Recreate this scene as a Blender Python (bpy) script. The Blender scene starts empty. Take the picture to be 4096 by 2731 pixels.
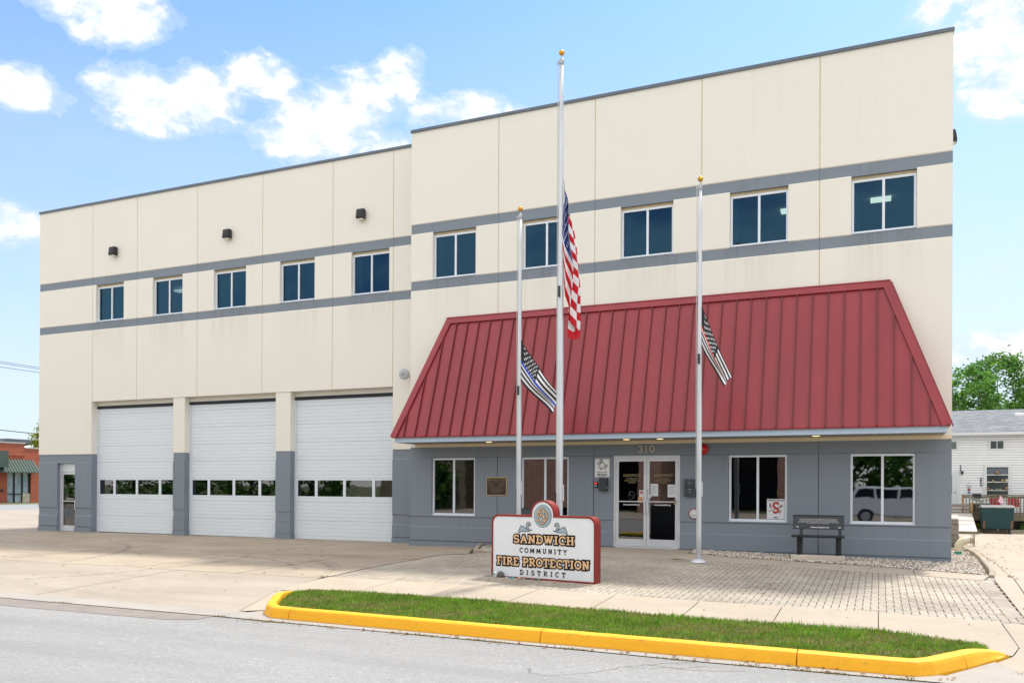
import bpy, bmesh, math, random
from math import radians, sin, cos, pi, sqrt
from mathutils import Vector, Matrix

random.seed(7)
scene = bpy.context.scene
COL = scene.collection

# ------------------------------------------------------------------ camera
cam_d = bpy.data.cameras.new("camera"); cam = bpy.data.objects.new("camera", cam_d); COL.objects.link(cam)
cam.matrix_world = Matrix(((0.9161, -0.0039, 0.4009, 0.0), (0.4009, -0.0034, -0.9161, -19.635),
                           (0.0049, 1.0, -0.0015, 1.5857), (0, 0, 0, 1)))
cam_d.lens = 29.478; cam_d.sensor_width = 36.0; cam_d.sensor_fit = 'HORIZONTAL'
cam_d.shift_y = 0.1402; cam_d.clip_start = 0.1; cam_d.clip_end = 3000
scene.camera = cam

# ------------------------------------------------------------------ exposure, sun, sky
scene.view_settings.view_transform = 'Standard'
scene.view_settings.look = 'None'
scene.view_settings.exposure = 1.18
scene.view_settings.gamma = 1.0
SUN_DIR = Vector((1.95, 6.0, 11.2)).normalized()
sun_d = bpy.data.lights.new("sun", 'SUN'); sun = bpy.data.objects.new("sun", sun_d); COL.objects.link(sun)
sun_d.energy = 2.0; sun_d.angle = radians(4.0); sun_d.color = (1.0, 0.96, 0.88)
sun.rotation_euler = SUN_DIR.to_track_quat('Z', 'Y').to_euler(); sun.location = (10, 20, 60)
SKY_STRENGTH = 0.10

world = bpy.data.worlds.new("World"); scene.world = world; world.use_nodes = True


class NT:
    """small helper to wire shader nodes"""
    def __init__(s, tree): s.t = tree; s.n = tree.nodes; s.l = tree.links
    def new(s, typ, **kw):
        n = s.n.new(typ)
        for k, v in kw.items(): setattr(n, k, v)
        return n
    def put(s, sock, v):
        if hasattr(v, 'links'): s.l.new(v, sock)
        else: sock.default_value = v
    def m(s, op, a, b=0.0, clamp=False):
        n = s.new('ShaderNodeMath', operation=op, use_clamp=clamp); s.put(n.inputs[0], a); s.put(n.inputs[1], b); return n.outputs[0]
    def mix(s, f, a, b, blend='MIX'):
        n = s.new('ShaderNodeMix', data_type='RGBA', blend_type=blend)
        s.put(n.inputs['Factor'], f); s.put(n.inputs[6], a); s.put(n.inputs[7], b); return n.outputs[2]
    def ramp(s, f, stops, interp='LINEAR'):
        n = s.new('ShaderNodeValToRGB'); n.color_ramp.interpolation = interp
        e = n.color_ramp.elements
        while len(e) < len(stops): e.new(0.5)
        for el, (p, c) in zip(e, stops):
            el.position = p; el.color = c if len(c) == 4 else (*c, 1)
        s.put(n.inputs[0], f); return n.outputs[0]
    def noise(s, vec, scale, detail=4, rough=0.55, dist=0.0):
        n = s.new('ShaderNodeTexNoise'); n.inputs['Scale'].default_value = scale; n.inputs['Detail'].default_value = detail
        n.inputs['Roughness'].default_value = rough; n.inputs['Distortion'].default_value = dist
        if vec is not None: s.l.new(vec, n.inputs['Vector'])
        return n.outputs['Fac']
    def mapv(s, vec, scale=(1, 1, 1), loc=(0, 0, 0), rot=(0, 0, 0)):
        n = s.new('ShaderNodeMapping'); n.inputs['Scale'].default_value = scale; n.inputs['Location'].default_value = loc
        n.inputs['Rotation'].default_value = rot
        s.l.new(vec, n.inputs['Vector']); return n.outputs[0]


def build_sky():
    w = NT(world.node_tree)
    bg = world.node_tree.nodes['Background']
    sky = w.new('ShaderNodeTexSky', sky_type='NISHITA'); sky.sun_disc = False
    sky.sun_elevation = math.asin(SUN_DIR.z); sky.sun_rotation = math.atan2(SUN_DIR.x, SUN_DIR.y)
    sky.air_density = 1.0; sky.dust_density = 1.0; sky.ozone_density = 1.6
    tc = w.new('ShaderNodeTexCoord'); d = tc.outputs['Generated']
    sp = w.new('ShaderNodeSeparateXYZ'); w.l.new(d, sp.inputs[0])
    x, y, z = sp.outputs
    az = w.m('MULTIPLY', w.m('ARCTAN2', x, y), 57.29578)
    el = w.m('MULTIPLY', w.m('ARCSINE', z), 57.29578)
    # cumulus banks: (azimuth, elevation, half width, half height) in degrees
    blobs = [(-50.2, 27.2, 4.6, 1.7), (-52, 29, 4, 2), (-54.2, 22.2, 2.5, 1.05), (-46.6, 22.7, 3.4, 1.75), (-44.2, 23.2, 2.6, 1.9),
             (-40.4, 25.0, 2.7, 1.2), (-36.1, 23.2, 3.5, 2.0), (-33.6, 24.3, 2.3, 1.9), (-31.4, 25.9, 2.0, 1.5),
             (-38.6, 21.7, 2.4, 1.0), (-33.5, 21.6, 6.0, 1.5), (-27.0, 24.0, 3.6, 1.15), (-25, 23.4, 3, 1.0), (6.6, 25.8, 4.8, 2.7), (8.0, 23.4, 3.8, 2.2),
             (-54.4, 14.7, 1.9, 1.1), (6.6, 7.9, 4.2, 1.4), (12, 8, 6, 2.2), (4.2, 24.6, 1.5, .8)]
    blobs = [(a, e, ra * 1.04, re * 1.06) for a, e, ra, re in blobs]
    dens = None
    for a, e, ra, re in blobs:
        q = w.m('ADD', w.m('POWER', w.m('ABSOLUTE', w.m('MULTIPLY', w.m('SUBTRACT', az, a), 1 / ra)), 2.0),
                w.m('POWER', w.m('ABSOLUTE', w.m('MULTIPLY', w.m('SUBTRACT', el, e), 1 / re)), 2.0))
        q = w.m('SUBTRACT', 1.0, q)
        dens = q if dens is None else w.m('SMOOTH_MAX', dens, q)
    ns = w.mapv(d, (1, 1, 1.5))
    n1 = w.noise(ns, 11, 9, 0.62, 0.35); n2 = w.noise(ns, 34, 6, 0.6, 0.2)
    wob = w.m('ADD', w.m('MULTIPLY', w.m('SUBTRACT', n1, 0.5), 4.2), w.m('MULTIPLY', w.m('SUBTRACT', n2, 0.5), 2.2))
    near = w.m('ADD', w.m('MAXIMUM', dens, -3.0), wob)
    mask = w.ramp(w.m('ADD', w.m('MULTIPLY', near, 0.42), 0.40), [(0.28, (0, 0, 0)), (0.40, (0.30, 0.30, 0.30)), (0.72, (1, 1, 1))], 'EASE')
    # cover of the added out-of-view cloud (behind the street and overhead)
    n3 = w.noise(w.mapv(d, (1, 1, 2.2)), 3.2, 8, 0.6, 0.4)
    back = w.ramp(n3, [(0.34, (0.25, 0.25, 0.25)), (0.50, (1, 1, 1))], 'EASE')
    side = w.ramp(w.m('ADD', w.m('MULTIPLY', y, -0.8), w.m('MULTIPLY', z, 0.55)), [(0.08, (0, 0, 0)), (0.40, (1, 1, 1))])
    core = w.ramp(w.m('ADD', w.m('MULTIPLY', near, 0.5), w.m('MULTIPLY', w.m('SUBTRACT', n2, 0.5), 1.6)), [(0.05, (0.70, 0.82, 0.96)), (0.45, (0.93, 0.96, 1.0)), (0.8, (1.0, 1.0, 1.0))])
    cloudc = w.mix(1.0, core, (4.9, 4.9, 4.95, 1), 'MULTIPLY')
    # thin veil that whitens the air towards the horizon
    veil = w.ramp(el, [(0.0, (0.50, 0.50, 0.50)), (1.0, (0.50, 0.50, 0.50))])
    n = w.new('ShaderNodeMapRange'); n.inputs[1].default_value = 0; n.inputs[2].default_value = 30; n.inputs[3].default_value = 0.95; n.inputs[4].default_value = 0.05
    w.l.new(el, n.inputs[0])
    n4 = w.noise(w.mapv(d, (1, 1, 3)), 5, 5, 0.6)
    vf = w.m('MULTIPLY', w.m('MULTIPLY', n.outputs[0], w.m('ADD', 0.55, n4)), w.m('ADD', w.m('MULTIPLY', y, 0.42), 0.58, clamp=True))
    hs = w.new('ShaderNodeHueSaturation'); hs.inputs['Saturation'].default_value = 1.05; hs.inputs['Value'].default_value = 1.0
    w.l.new(sky.outputs[0], hs.inputs['Color'])
    tint = w.mix(1.0, hs.outputs[0], (0.70, 0.925, 1.11, 1), "MULTIPLY")
    col = w.mix(vf, tint, (3.75, 3.98, 4.35, 1))
    col = w.mix(mask, col, cloudc)
    # unseen warm cloud deck behind the street, added to brighten the facade
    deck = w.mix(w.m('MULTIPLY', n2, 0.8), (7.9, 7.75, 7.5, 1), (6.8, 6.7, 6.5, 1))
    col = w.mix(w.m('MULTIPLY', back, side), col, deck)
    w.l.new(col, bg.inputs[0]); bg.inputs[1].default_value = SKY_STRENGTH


build_sky()

# ------------------------------------------------------------------ helpers
def lin(r, g, b):
    f = lambda v: ((v / 255 + 0.055) / 1.055) ** 2.4 if v > 10.3 else v / 255 / 12.92
    return (f(r), f(g), f(b), 1)


ORIGIN = {}


def tag(o, label=None, cat=None, group=None, kind=None):
    if label: o['label'] = label
    if cat: o['category'] = cat
    if group: o['group'] = group
    if kind: o['kind'] = kind
    return o


def empty(name, loc, label=None, cat=None, group=None, rz=0.0):
    o = bpy.data.objects.new(name, None); COL.objects.link(o); o.location = loc; o.rotation_euler = (0, 0, rz)
    o.empty_display_size = 0.2
    ORIGIN[o] = Vector(loc)
    return tag(o, label, cat, group)


class MB:
    def __init__(s): s.v = []; s.f = []; s.m = []
    def face(s, pts, m=0):
        i = len(s.v); s.v += [tuple(p) for p in pts]; s.f.append(tuple(range(i, i + len(pts)))); s.m.append(m)
    def box(s, x0, x1, y0, y1, z0, z1, m=0):
        i = len(s.v)
        s.v += [(x0, y0, z0), (x1, y0, z0), (x1, y1, z0), (x0, y1, z0), (x0, y0, z1), (x1, y0, z1), (x1, y1, z1), (x0, y1, z1)]
        for q in ((0, 3, 2, 1), (4, 5, 6, 7), (0, 1, 5, 4), (1, 2, 6, 5), (2, 3, 7, 6), (3, 0, 4, 7)):
            s.f.append(tuple(i + k for k in q)); s.m.append(m)
    def obox(s, c, ax, ay, az, m=0):
        """oriented box: centre and three half axes"""
        c = Vector(c); ax = Vector(ax); ay = Vector(ay); az = Vector(az); i = len(s.v)
        for sz in (-1, 1):
            for sx, sy in ((-1, -1), (1, -1), (1, 1), (-1, 1)): s.v.append(tuple(c + ax * sx + ay * sy + az * sz))
        for q in ((0, 3, 2, 1), (4, 5, 6, 7), (0, 1, 5, 4), (1, 2, 6, 5), (2, 3, 7, 6), (3, 0, 4, 7)):
            s.f.append(tuple(i + k for k in q)); s.m.append(m)
    def prism(s, pts, fn, a0, a1, m=0, mcap=None):
        """extrude 2-D outline; fn(u, v, a) gives the 3-D point"""
        n = len(pts); i = len(s.v)
        s.v += [tuple(fn(u, v, a0)) for u, v in pts] + [tuple(fn(u, v, a1)) for u, v in pts]
        s.f.append(tuple(range(i, i + n))[::-1]); s.m.append(m if mcap is None else mcap)
        s.f.append(tuple(range(i + n, i + 2 * n))); s.m.append(m if mcap is None else mcap)
        for k in range(n):
            l = (k + 1) % n; s.f.append((i + k, i + l, i + n + l, i + n + k)); s.m.append(m)
    def tube(s, pts, r, n=8, m=0, cap=True, flat=None):
        """tube along points; r a number or list; flat=(axis vector, half depth) squashes the section"""
        pts = [Vector(p) for p in pts]; rs = r if isinstance(r, (list, tuple)) else [r] * len(pts)
        base = len(s.v); prev = None
        for k, p in enumerate(pts):
            t = (pts[min(k + 1, len(pts) - 1)] - pts[max(k - 1, 0)]).normalized()
            if flat:
                b = Vector(flat[0]).normalized(); a = t.cross(b).normalized(); ra, rb = rs[k], flat[1]
            else:
                a = prev if prev is not None else (Vector((0, 0, 1)) if abs(t.z) < 0.9 else Vector((1, 0, 0)))
                a = (a - t * a.dot(t)).normalized(); b = t.cross(a); ra = rb = rs[k]; prev = a
            for j in range(n):
                q = 2 * pi * j / n; s.v.append(tuple(p + a * (cos(q) * ra) + b * (sin(q) * rb)))
        for k in range(len(pts) - 1):
            for j in range(n):
                l = (j + 1) % n; o = base + k * n
                s.f.append((o + j, o + l, o + n + l, o + n + j)); s.m.append(m)
        if cap:
            s.f.append(tuple(base + j for j in range(n))[::-1]); s.m.append(m)
            o = base + (len(pts) - 1) * n; s.f.append(tuple(o + j for j in range(n))); s.m.append(m)
    def lathe(s, prof, c, n=20, m=0, axis='z'):
        base = len(s.v); c = Vector(c)
        for r, h_ in prof:
            for j in range(n):
                q = 2 * pi * j / n; a, b = r * cos(q), r * sin(q)
                p = {'z': (a, b, h_), 'y': (a, h_, b), 'x': (h_, a, b)}[axis]; s.v.append(tuple(c + Vector(p)))
        for k in range(len(prof) - 1):
            for j in range(n):
                l = (j + 1) % n; o = base + k * n; s.f.append((o + j, o + l, o + n + l, o + n + j)); s.m.append(m)
        s.f.append(tuple(base + j for j in range(n))[::-1]); s.m.append(m)
        o = base + (len(prof) - 1) * n; s.f.append(tuple(o + j for j in range(n))); s.m.append(m)
    def blob(s, c, rad, n=8, m=0, jit=0.0):
        """rounded stone or dome like ellipsoid"""
        c = Vector(c); base = len(s.v); rows = max(4, n // 2 + 1)
        for i in range(1, rows):
            t = pi * i / rows
            for j in range(n):
                q = 2 * pi * j / n; k = 1 + random.uniform(-jit, jit)
                s.v.append((c.x + rad[0] * sin(t) * cos(q) * k, c.y + rad[1] * sin(t) * sin(q) * k, c.z + rad[2] * cos(t) * k))
        tp = len(s.v); s.v.append((c.x, c.y, c.z + rad[2])); s.v.append((c.x, c.y, c.z - rad[2]))
        for i in range(rows - 2):
            for j in range(n):
                l = (j + 1) % n; o = base + i * n; s.f.append((o + j, o + n + j, o + n + l, o + l)); s.m.append(m)
        for j in range(n):
            l = (j + 1) % n; s.f.append((tp, base + j, base + l)); s.m.append(m)
            o = base + (rows - 2) * n; s.f.append((tp + 1, o + l, o + j)); s.m.append(m)
    def build(s, name, mats, parent=None, smooth=False, local=False, bevel=0.0):
        off = Vector((0, 0, 0)) if (local or parent is None) else ORIGIN[parent]
        me = bpy.data.meshes.new(name)
        me.from_pydata([(a - off.x, b - off.y, c - off.z) for a, b, c in s.v], [], s.f)
        if not isinstance(mats, (list, tuple)): mats = [mats]
        for q in mats: me.materials.append(q)
        me.polygons.foreach_set('material_index', s.m)
        if smooth: me.polygons.foreach_set('use_smooth', [True] * len(s.f))
        me.update()
        o = bpy.data.objects.new(name, me); COL.objects.link(o)
        if bevel:
            md = o.modifiers.new('bevel', 'BEVEL'); md.width = bevel; md.segments = 2; md.limit_method = 'ANGLE'; md.angle_limit = radians(50)
        if parent is not None:
            o.parent = parent; ORIGIN[o] = ORIGIN.get(parent, Vector((0, 0, 0)))
        else: ORIGIN[o] = Vector((0, 0, 0))
        return o


def box_part(name, dims, mt, parent, bevel=0.0, local=False):
    b = MB(); b.box(*dims); return b.build(name, mt, parent, bevel=bevel, local=local)


def copy_thing(o, loc, label=None, rz=None, parent=None):
    c = o.copy(); COL.objects.link(c)
    if parent is not None: c.parent = parent
    else:
        c.location = loc
        if rz is not None: c.rotation_euler = (0, 0, rz)
        if label: c['label'] = label
    for ch in o.children: copy_thing(ch, None, parent=c)
    return c


# ------------------------------------------------------------------ materials
def mat(name, col, rough=0.6, metal=0.0, var=0.0, vscale=4.0, bump=0.0, bscale=80.0, spec=0.4, stretch=(1, 1, 1), col2=None, island=0.0, emit=None):
    m = bpy.data.materials.new(name); m.use_nodes = True; w = NT(m.node_tree); p = m.node_tree.nodes['Principled BSDF']
    p.inputs['Roughness'].default_value = rough; p.inputs['Metallic'].default_value = metal; p.inputs['Specular IOR Level'].default_value = spec
    tc = w.new('ShaderNodeTexCoord'); ob = tc.outputs['Object']
    c = tuple(col) if len(col) == 4 else (*col, 1)
    out = c
    if var or col2:
        c2 = col2 if col2 else tuple(v * (1 - var) for v in c[:3]) + (1,)
        c1 = c if col2 else tuple(min(1, v * (1 + var * 0.6)) for v in c[:3]) + (1,)
        f = w.noise(w.mapv(ob, stretch), vscale, 6, 0.62)
        f = w.ramp(f, [(0.32, (0, 0, 0)), (0.68, (1, 1, 1))])
        out = w.mix(f, c2, c1)
    if island:
        g = w.new('ShaderNodeNewGeometry')
        k = w.m('ADD', 1 - island, w.m('MULTIPLY', g.outputs['Random Per Island'], 2 * island))
        hv = w.new('ShaderNodeHueSaturation'); w.put(hv.inputs['Color'], out); w.put(hv.inputs['Value'], k); out = hv.outputs[0]
    w.put(p.inputs['Base Color'], out)
    if bump:
        bn = w.new('ShaderNodeBump'); bn.inputs['Strength'].default_value = bump; bn.inputs['Distance'].default_value = 0.01
        w.l.new(w.noise(w.mapv(ob, stretch), bscale, 4, 0.6), bn.inputs['Height']); w.l.new(bn.outputs[0], p.inputs['Normal'])
    if emit:
        p.inputs['Emission Color'].default_value = (*emit[:3], 1); p.inputs['Emission Strength'].default_value = emit[3]
    return m


def wall_mat(name, col, streak, samt):
    """painted precast panel: fine sandy grain, faint blotches and rain streaks"""
    m = bpy.data.materials.new(name); m.use_nodes = True; w = NT(m.node_tree); p = m.node_tree.nodes['Principled BSDF']
    p.inputs['Roughness'].default_value = 0.75; p.inputs['Specular IOR Level'].default_value = 0.25
    tc = w.new('ShaderNodeTexCoord'); ob = tc.outputs['Object']
    bl = w.noise(ob, 0.7, 5, 0.6); gr = w.noise(ob, 60, 3, 0.7)
    st = w.noise(w.mapv(ob, (9, 9, 0.22)), 1.0, 6, 0.7); st2 = w.noise(w.mapv(ob, (0.7, 0.7, 0.12)), 1.0, 3, 0.6)
    sk = w.m('MULTIPLY', w.ramp(st, [(0.52, (0, 0, 0)), (0.74, (1, 1, 1))]), w.ramp(st2, [(0.42, (0, 0, 0)), (0.66, (1, 1, 1))]))
    c = w.mix(w.m('MULTIPLY', bl, 0.5), (*[v * 1.03 for v in col[:3]], 1), (*[v * 0.90 for v in col[:3]], 1))
    c = w.mix(w.m('MULTIPLY', w.m('ABSOLUTE', w.m('SUBTRACT', gr, 0.5)), 0.7), c, (*[v * 0.7 for v in col[:3]], 1))
    c = w.mix(w.m('MULTIPLY', sk, samt), c, streak)
    w.put(p.inputs['Base Color'], c)
    bn = w.new('ShaderNodeBump'); bn.inputs['Strength'].default_value = 0.35; bn.inputs['Distance'].default_value = 0.006
    w.l.new(w.noise(ob, 130, 3, 0.7), bn.inputs['Height']); w.l.new(bn.outputs[0], p.inputs['Normal'])
    return m


def concrete_mat(name, col, dark, stain=0.5, sscale=0.35, grain=0.25, stretch=(1, 1, 1), gscale=70, speck=0.0):
    m = bpy.data.materials.new(name); m.use_nodes = True; w = NT(m.node_tree); p = m.node_tree.nodes['Principled BSDF']
    p.inputs['Roughness'].default_value = 0.85; p.inputs['Specular IOR Level'].default_value = 0.2
    tc = w.new('ShaderNodeTexCoord'); ob = w.mapv(tc.outputs['Object'], stretch)
    a = w.noise(ob, sscale, 8, 0.65, 0.6); b = w.noise(ob, 3.1, 6, 0.7, 0.3); g = w.noise(tc.outputs['Object'], gscale, 3, 0.85); g2 = w.noise(tc.outputs['Object'], gscale * .3, 4, 0.7)
    c = w.mix(w.m('MULTIPLY', w.ramp(a, [(0.38, (0, 0, 0)), (0.70, (1, 1, 1))]), stain), col, dark)
    c = w.mix(w.m('MULTIPLY', w.ramp(b, [(0.45, (0, 0, 0)), (0.75, (1, 1, 1))]), stain * 0.6), c, dark)
    c = w.mix(w.m('MULTIPLY', w.m('ABSOLUTE', w.m('SUBTRACT', g, 0.5)), grain * 4), c, (*[v * 0.45 for v in col[:3]], 1))
    c = w.mix(w.m('MULTIPLY', w.ramp(g2, [(0.55, (0, 0, 0)), (0.75, (1, 1, 1))]), grain * 0.8), c, (*[v * 0.62 for v in col[:3]], 1))
    if speck:
        sv = w.noise(tc.outputs['Object'], 38, 4, .9); sw = w.noise(tc.outputs['Object'], 17, 4, .9)
        c = w.mix(w.m('MULTIPLY', w.ramp(sv, [(.30, (1, 1, 1)), (.46, (0, 0, 0))]), speck), c, (*[v * .35 for v in col[:3]], 1))
        c = w.mix(w.m('MULTIPLY', w.ramp(sw, [(.54, (0, 0, 0)), (.70, (1, 1, 1))]), speck * .8), c, (*[min(1, v * 1.4) for v in col[:3]], 1))
        tk = w.noise(w.mapv(tc.outputs['Object'], (.10, 1.1, 1)), 1.0, 5, .6)
        c = w.mix(w.m('MULTIPLY', w.ramp(tk, [(.45, (0, 0, 0)), (.68, (1, 1, 1))]), .5), c, (*[v * .62 for v in col[:3]], 1))
    w.put(p.inputs['Base Color'], c)
    bn = w.new('ShaderNodeBump'); bn.inputs['Strength'].default_value = 0.5; bn.inputs['Distance'].default_value = 0.008
    w.l.new(g, bn.inputs['Height']); w.l.new(bn.outputs[0], p.inputs['Normal'])
    return m


def glass_mat(name, tint, ior=2.0, wave=0.0, refl=(0.95, 0.97, 1, 1)):
    m = bpy.data.materials.new(name); m.use_nodes = True; w = NT(m.node_tree)
    out = m.node_tree.nodes['Material Output']; m.node_tree.nodes.remove(m.node_tree.nodes['Principled BSDF'])
    tr = w.new('ShaderNodeBsdfTransparent'); tr.inputs[0].default_value = tint
    gl = w.new('ShaderNodeBsdfGlossy'); gl.inputs['Roughness'].default_value = 0.015; gl.inputs[0].default_value = refl
    fr = w.new('ShaderNodeFresnel'); fr.inputs[0].default_value = ior
    if wave:
        tc = w.new('ShaderNodeTexCoord'); bn = w.new('ShaderNodeBump'); bn.inputs['Strength'].default_value = wave; bn.inputs['Distance'].default_value = 0.05
        w.l.new(w.noise(tc.outputs['Object'], 1.6, 2, 0.4), bn.inputs['Height']); w.l.new(bn.outputs[0], gl.inputs['Normal'])
    mx = w.new('ShaderNodeMixShader'); w.l.new(fr.outputs[0], mx.inputs[0]); w.l.new(tr.outputs[0], mx.inputs[1]); w.l.new(gl.outputs[0], mx.inputs[2])
    w.l.new(mx.outputs[0], out.inputs[0]); return m


def brick_mat(name, c1, c2, mortar, scale=1.0, axis='xz'):
    m = bpy.data.materials.new(name); m.use_nodes = True; w = NT(m.node_tree); p = m.node_tree.nodes['Principled BSDF']
    p.inputs['Roughness'].default_value = 0.85
    tc = w.new('ShaderNodeTexCoord'); sp = w.new('ShaderNodeSeparateXYZ'); w.l.new(tc.outputs['Object'], sp.inputs[0])
    cb = w.new('ShaderNodeCombineXYZ'); w.l.new(w.m('ADD', sp.outputs[0], sp.outputs[1]), cb.inputs[0]); w.l.new(sp.outputs[2], cb.inputs[1])
    b = w.new('ShaderNodeTexBrick'); w.l.new(cb.outputs[0], b.inputs['Vector']); b.inputs['Scale'].default_value = scale
    b.inputs['Brick Width'].default_value = 0.22; b.inputs['Row Height'].default_value = 0.075; b.inputs['Mortar Size'].default_value = 0.008
    b.inputs['Color1'].default_value = c1; b.inputs['Color2'].default_value = c2; b.inputs['Mortar'].default_value = mortar
    w.put(p.inputs['Base Color'], w.mix(w.m('MULTIPLY', w.noise(tc.outputs['Object'], 1.2, 5), 0.6), b.outputs[0], (*[v * 0.5 for v in c1[:3]], 1)))
    return m


M = {}
M['cream'] = wall_mat('cream_paint', (0.775, 0.75, 0.68), (0.55, 0.48, 0.38, 1), 0.14)
M['grey'] = wall_mat('grey_paint', (0.212, 0.245, 0.288), (0.11, 0.13, 0.15, 1), 0.4)
M['sealant'] = mat('tan_sealant', (0.58, 0.48, 0.30), 0.7, var=0.15, vscale=8)
M['grey_joint'] = mat('grey_sealant', (0.12, 0.14, 0.16), 0.7)
M['coping'] = mat('coping_metal', (0.12, 0.145, 0.175), 0.45, 0.2, var=0.15, vscale=2)
M['roofing'] = mat('roof_membrane', (0.3, 0.3, 0.3), 0.9, var=0.1)
M['interior'] = mat('interior_paint', (0.22, 0.23, 0.24), 0.9, var=0.1)
M['frame'] = mat('white_aluminium', (0.68, 0.73, 0.80), 0.4, 0.1, var=0.06, vscale=3)
M['alu'] = mat('silver_aluminium', (0.62, 0.65, 0.70), 0.38, 0.35, var=0.08, vscale=3)
M['garage'] = wall_mat('garage_door_paint', (0.69, 0.745, 0.80), (0.47, 0.49, 0.50, 1), 0.22)
M['rubber'] = mat('black_rubber', (0.018, 0.024, 0.032), 0.6)
M['glass_up'] = glass_mat('blue_tinted_glass', (0.13, 0.28, 0.36, 1), 2.0, 0.03, (0.14, 0.37, 0.62, 1))
M['glass_low'] = glass_mat('dark_glass', (0.10, 0.15, 0.17, 1), 2.25, 0.02)
M['glass_gar'] = glass_mat('garage_glass', (0.12, 0.16, 0.18, 1), 2.1, 0.02)
M['blind'] = mat('blind_slats', (0.42, 0.52, 0.58), 0.6, var=0.05)
M['red_roof'] = mat('red_metal_roof', (0.28, 0.026, 0.036), 0.36, 0.0, var=0.16, vscale=0.9, bump=0.25, bscale=1.8, spec=0.5, stretch=(1.6, 1, .35))
M['red_dark'] = mat('red_seam', (0.15, 0.012, 0.018), 0.42, spec=0.5)
M['fascia'] = mat('fascia_metal', (0.44, 0.555, 0.69), 0.45, 0.1, var=0.05)
M['soffit'] = mat('soffit_panel', (0.30, 0.29, 0.26), 0.6, var=0.08)
M['soffit_dark'] = mat('soffit_gap', (0.05, 0.05, 0.045), 0.8)
M['bronze'] = mat('dark_bronze', (0.035, 0.033, 0.036), 0.45, 0.3, var=0.2, vscale=10)
M['lamp_white'] = mat('lamp_lens', (0.7, 0.66, 0.58), 0.4)
M['lit'] = mat('lit_lens', (0.9, 0.8, 0.5), 0.4, emit=(1.0, 0.72, 0.34, 0.8))
M['tube_lit'] = mat('lit_ceiling_panel', (0.9, 0.9, 0.85), 0.4, emit=(1.0, 0.62, 0.42, 2.0))
M['black'] = mat('black_paint', (0.012, 0.014, 0.017), 0.4)
M['charcoal'] = mat('charcoal_plastic', (0.036, 0.043, 0.053), 0.45, var=0.1, vscale=20)
M['white'] = mat('white_paint', (0.78, 0.79, 0.80), 0.5)
M['paper'] = mat('paper', (0.62, 0.64, 0.68), 0.7)
M['gold'] = mat('gold_leaf', (0.62, 0.44, 0.16), 0.4, 0.3)
M['gold_dim'] = mat('dim_gold_lettering', (0.22, 0.19, 0.09), 0.5)
M['text_white'] = mat('white_lettering', (0.8, 0.8, 0.8), 0.5)
M['bell_red'] = mat('alarm_red', (0.52, 0.01, 0.012), 0.35)
M['steel'] = mat('grey_steel', (0.42, 0.43, 0.45), 0.4, 0.5, var=0.1, vscale=8)
M['pole'] = mat('brushed_aluminium_pole', (0.62, 0.64, 0.67), 0.38, 0.3, var=0.16, vscale=3, stretch=(1, 1, 0.25))
M['ball'] = mat('gold_ball', (0.62, 0.33, 0.03), 0.32, 0.7)
M['rope'] = mat('halyard_rope', (0.55, 0.55, 0.54), 0.8)
M['f_red'] = mat('flag_red', (0.50, 0.002, 0.012), 0.7)
M['f_white'] = mat('flag_white', (0.76, 0.76, 0.78), 0.7)
M['f_blue'] = mat('flag_blue', (0.006, 0.032, 0.21), 0.7)
M['f_black'] = mat('flag_black', (0.014, 0.015, 0.019), 0.7)
M['f_line'] = mat('flag_blue_line', (0.015, 0.07, 0.55), 0.7)
M['f_redline'] = mat('flag_red_line', (0.75, 0.03, 0.02), 0.7)
M['sign_red'] = mat('sign_red_frame', (0.245, 0.020, 0.015), 0.5, var=0.2, vscale=14, bump=0.1, bscale=150)
M['sign_white'] = mat('sign_white_face', (0.74, 0.77, 0.82), 0.35, var=0.03, vscale=3)
M['sign_grey'] = mat('sign_blue_grey', (0.32, 0.42, 0.48), 0.5)
M['sign_tan'] = mat('sign_tan_letter', (0.74, 0.48, 0.27), 0.5)
M['ink'] = mat('black_ink', (0.006, 0.007, 0.009), 0.7, spec=0.1)
def kerb_mat():
    m = bpy.data.materials.new('yellow_kerb_paint'); m.use_nodes = True; w = NT(m.node_tree); p = m.node_tree.nodes['Principled BSDF']; p.inputs['Roughness'].default_value = .6
    ob = w.new('ShaderNodeTexCoord').outputs['Object']
    c = w.mix(w.noise(ob, 2.5, 6, .65), (0.92, 0.47, 0.004, 1), (0.80, 0.36, 0.002, 1))
    c = w.mix(w.m('MULTIPLY', w.ramp(w.noise(w.mapv(ob, (1, 1, 2)), 7, 7, .75), [(.58, (0, 0, 0)), (.70, (1, 1, 1))]), .55), c, (0.36, 0.19, 0.03, 1))
    chip = w.ramp(w.noise(ob, 16, 5, .8, .4), [(.66, (0, 0, 0)), (.69, (1, 1, 1))])
    zone = w.ramp(w.noise(ob, 1.3, 2), [(.50, (0, 0, 0)), (.62, (1, 1, 1))])
    c = w.mix(w.m('MULTIPLY', chip, zone), c, (0.30, 0.27, 0.23, 1))
    w.put(p.inputs['Base Color'], c)
    bn = w.new('ShaderNodeBump'); bn.inputs['Strength'].default_value = .7; bn.inputs['Distance'].default_value = .012
    w.l.new(w.noise(ob, 14, 6, .7), bn.inputs['Height']); w.l.new(bn.outputs[0], p.inputs['Normal']); return m


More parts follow.
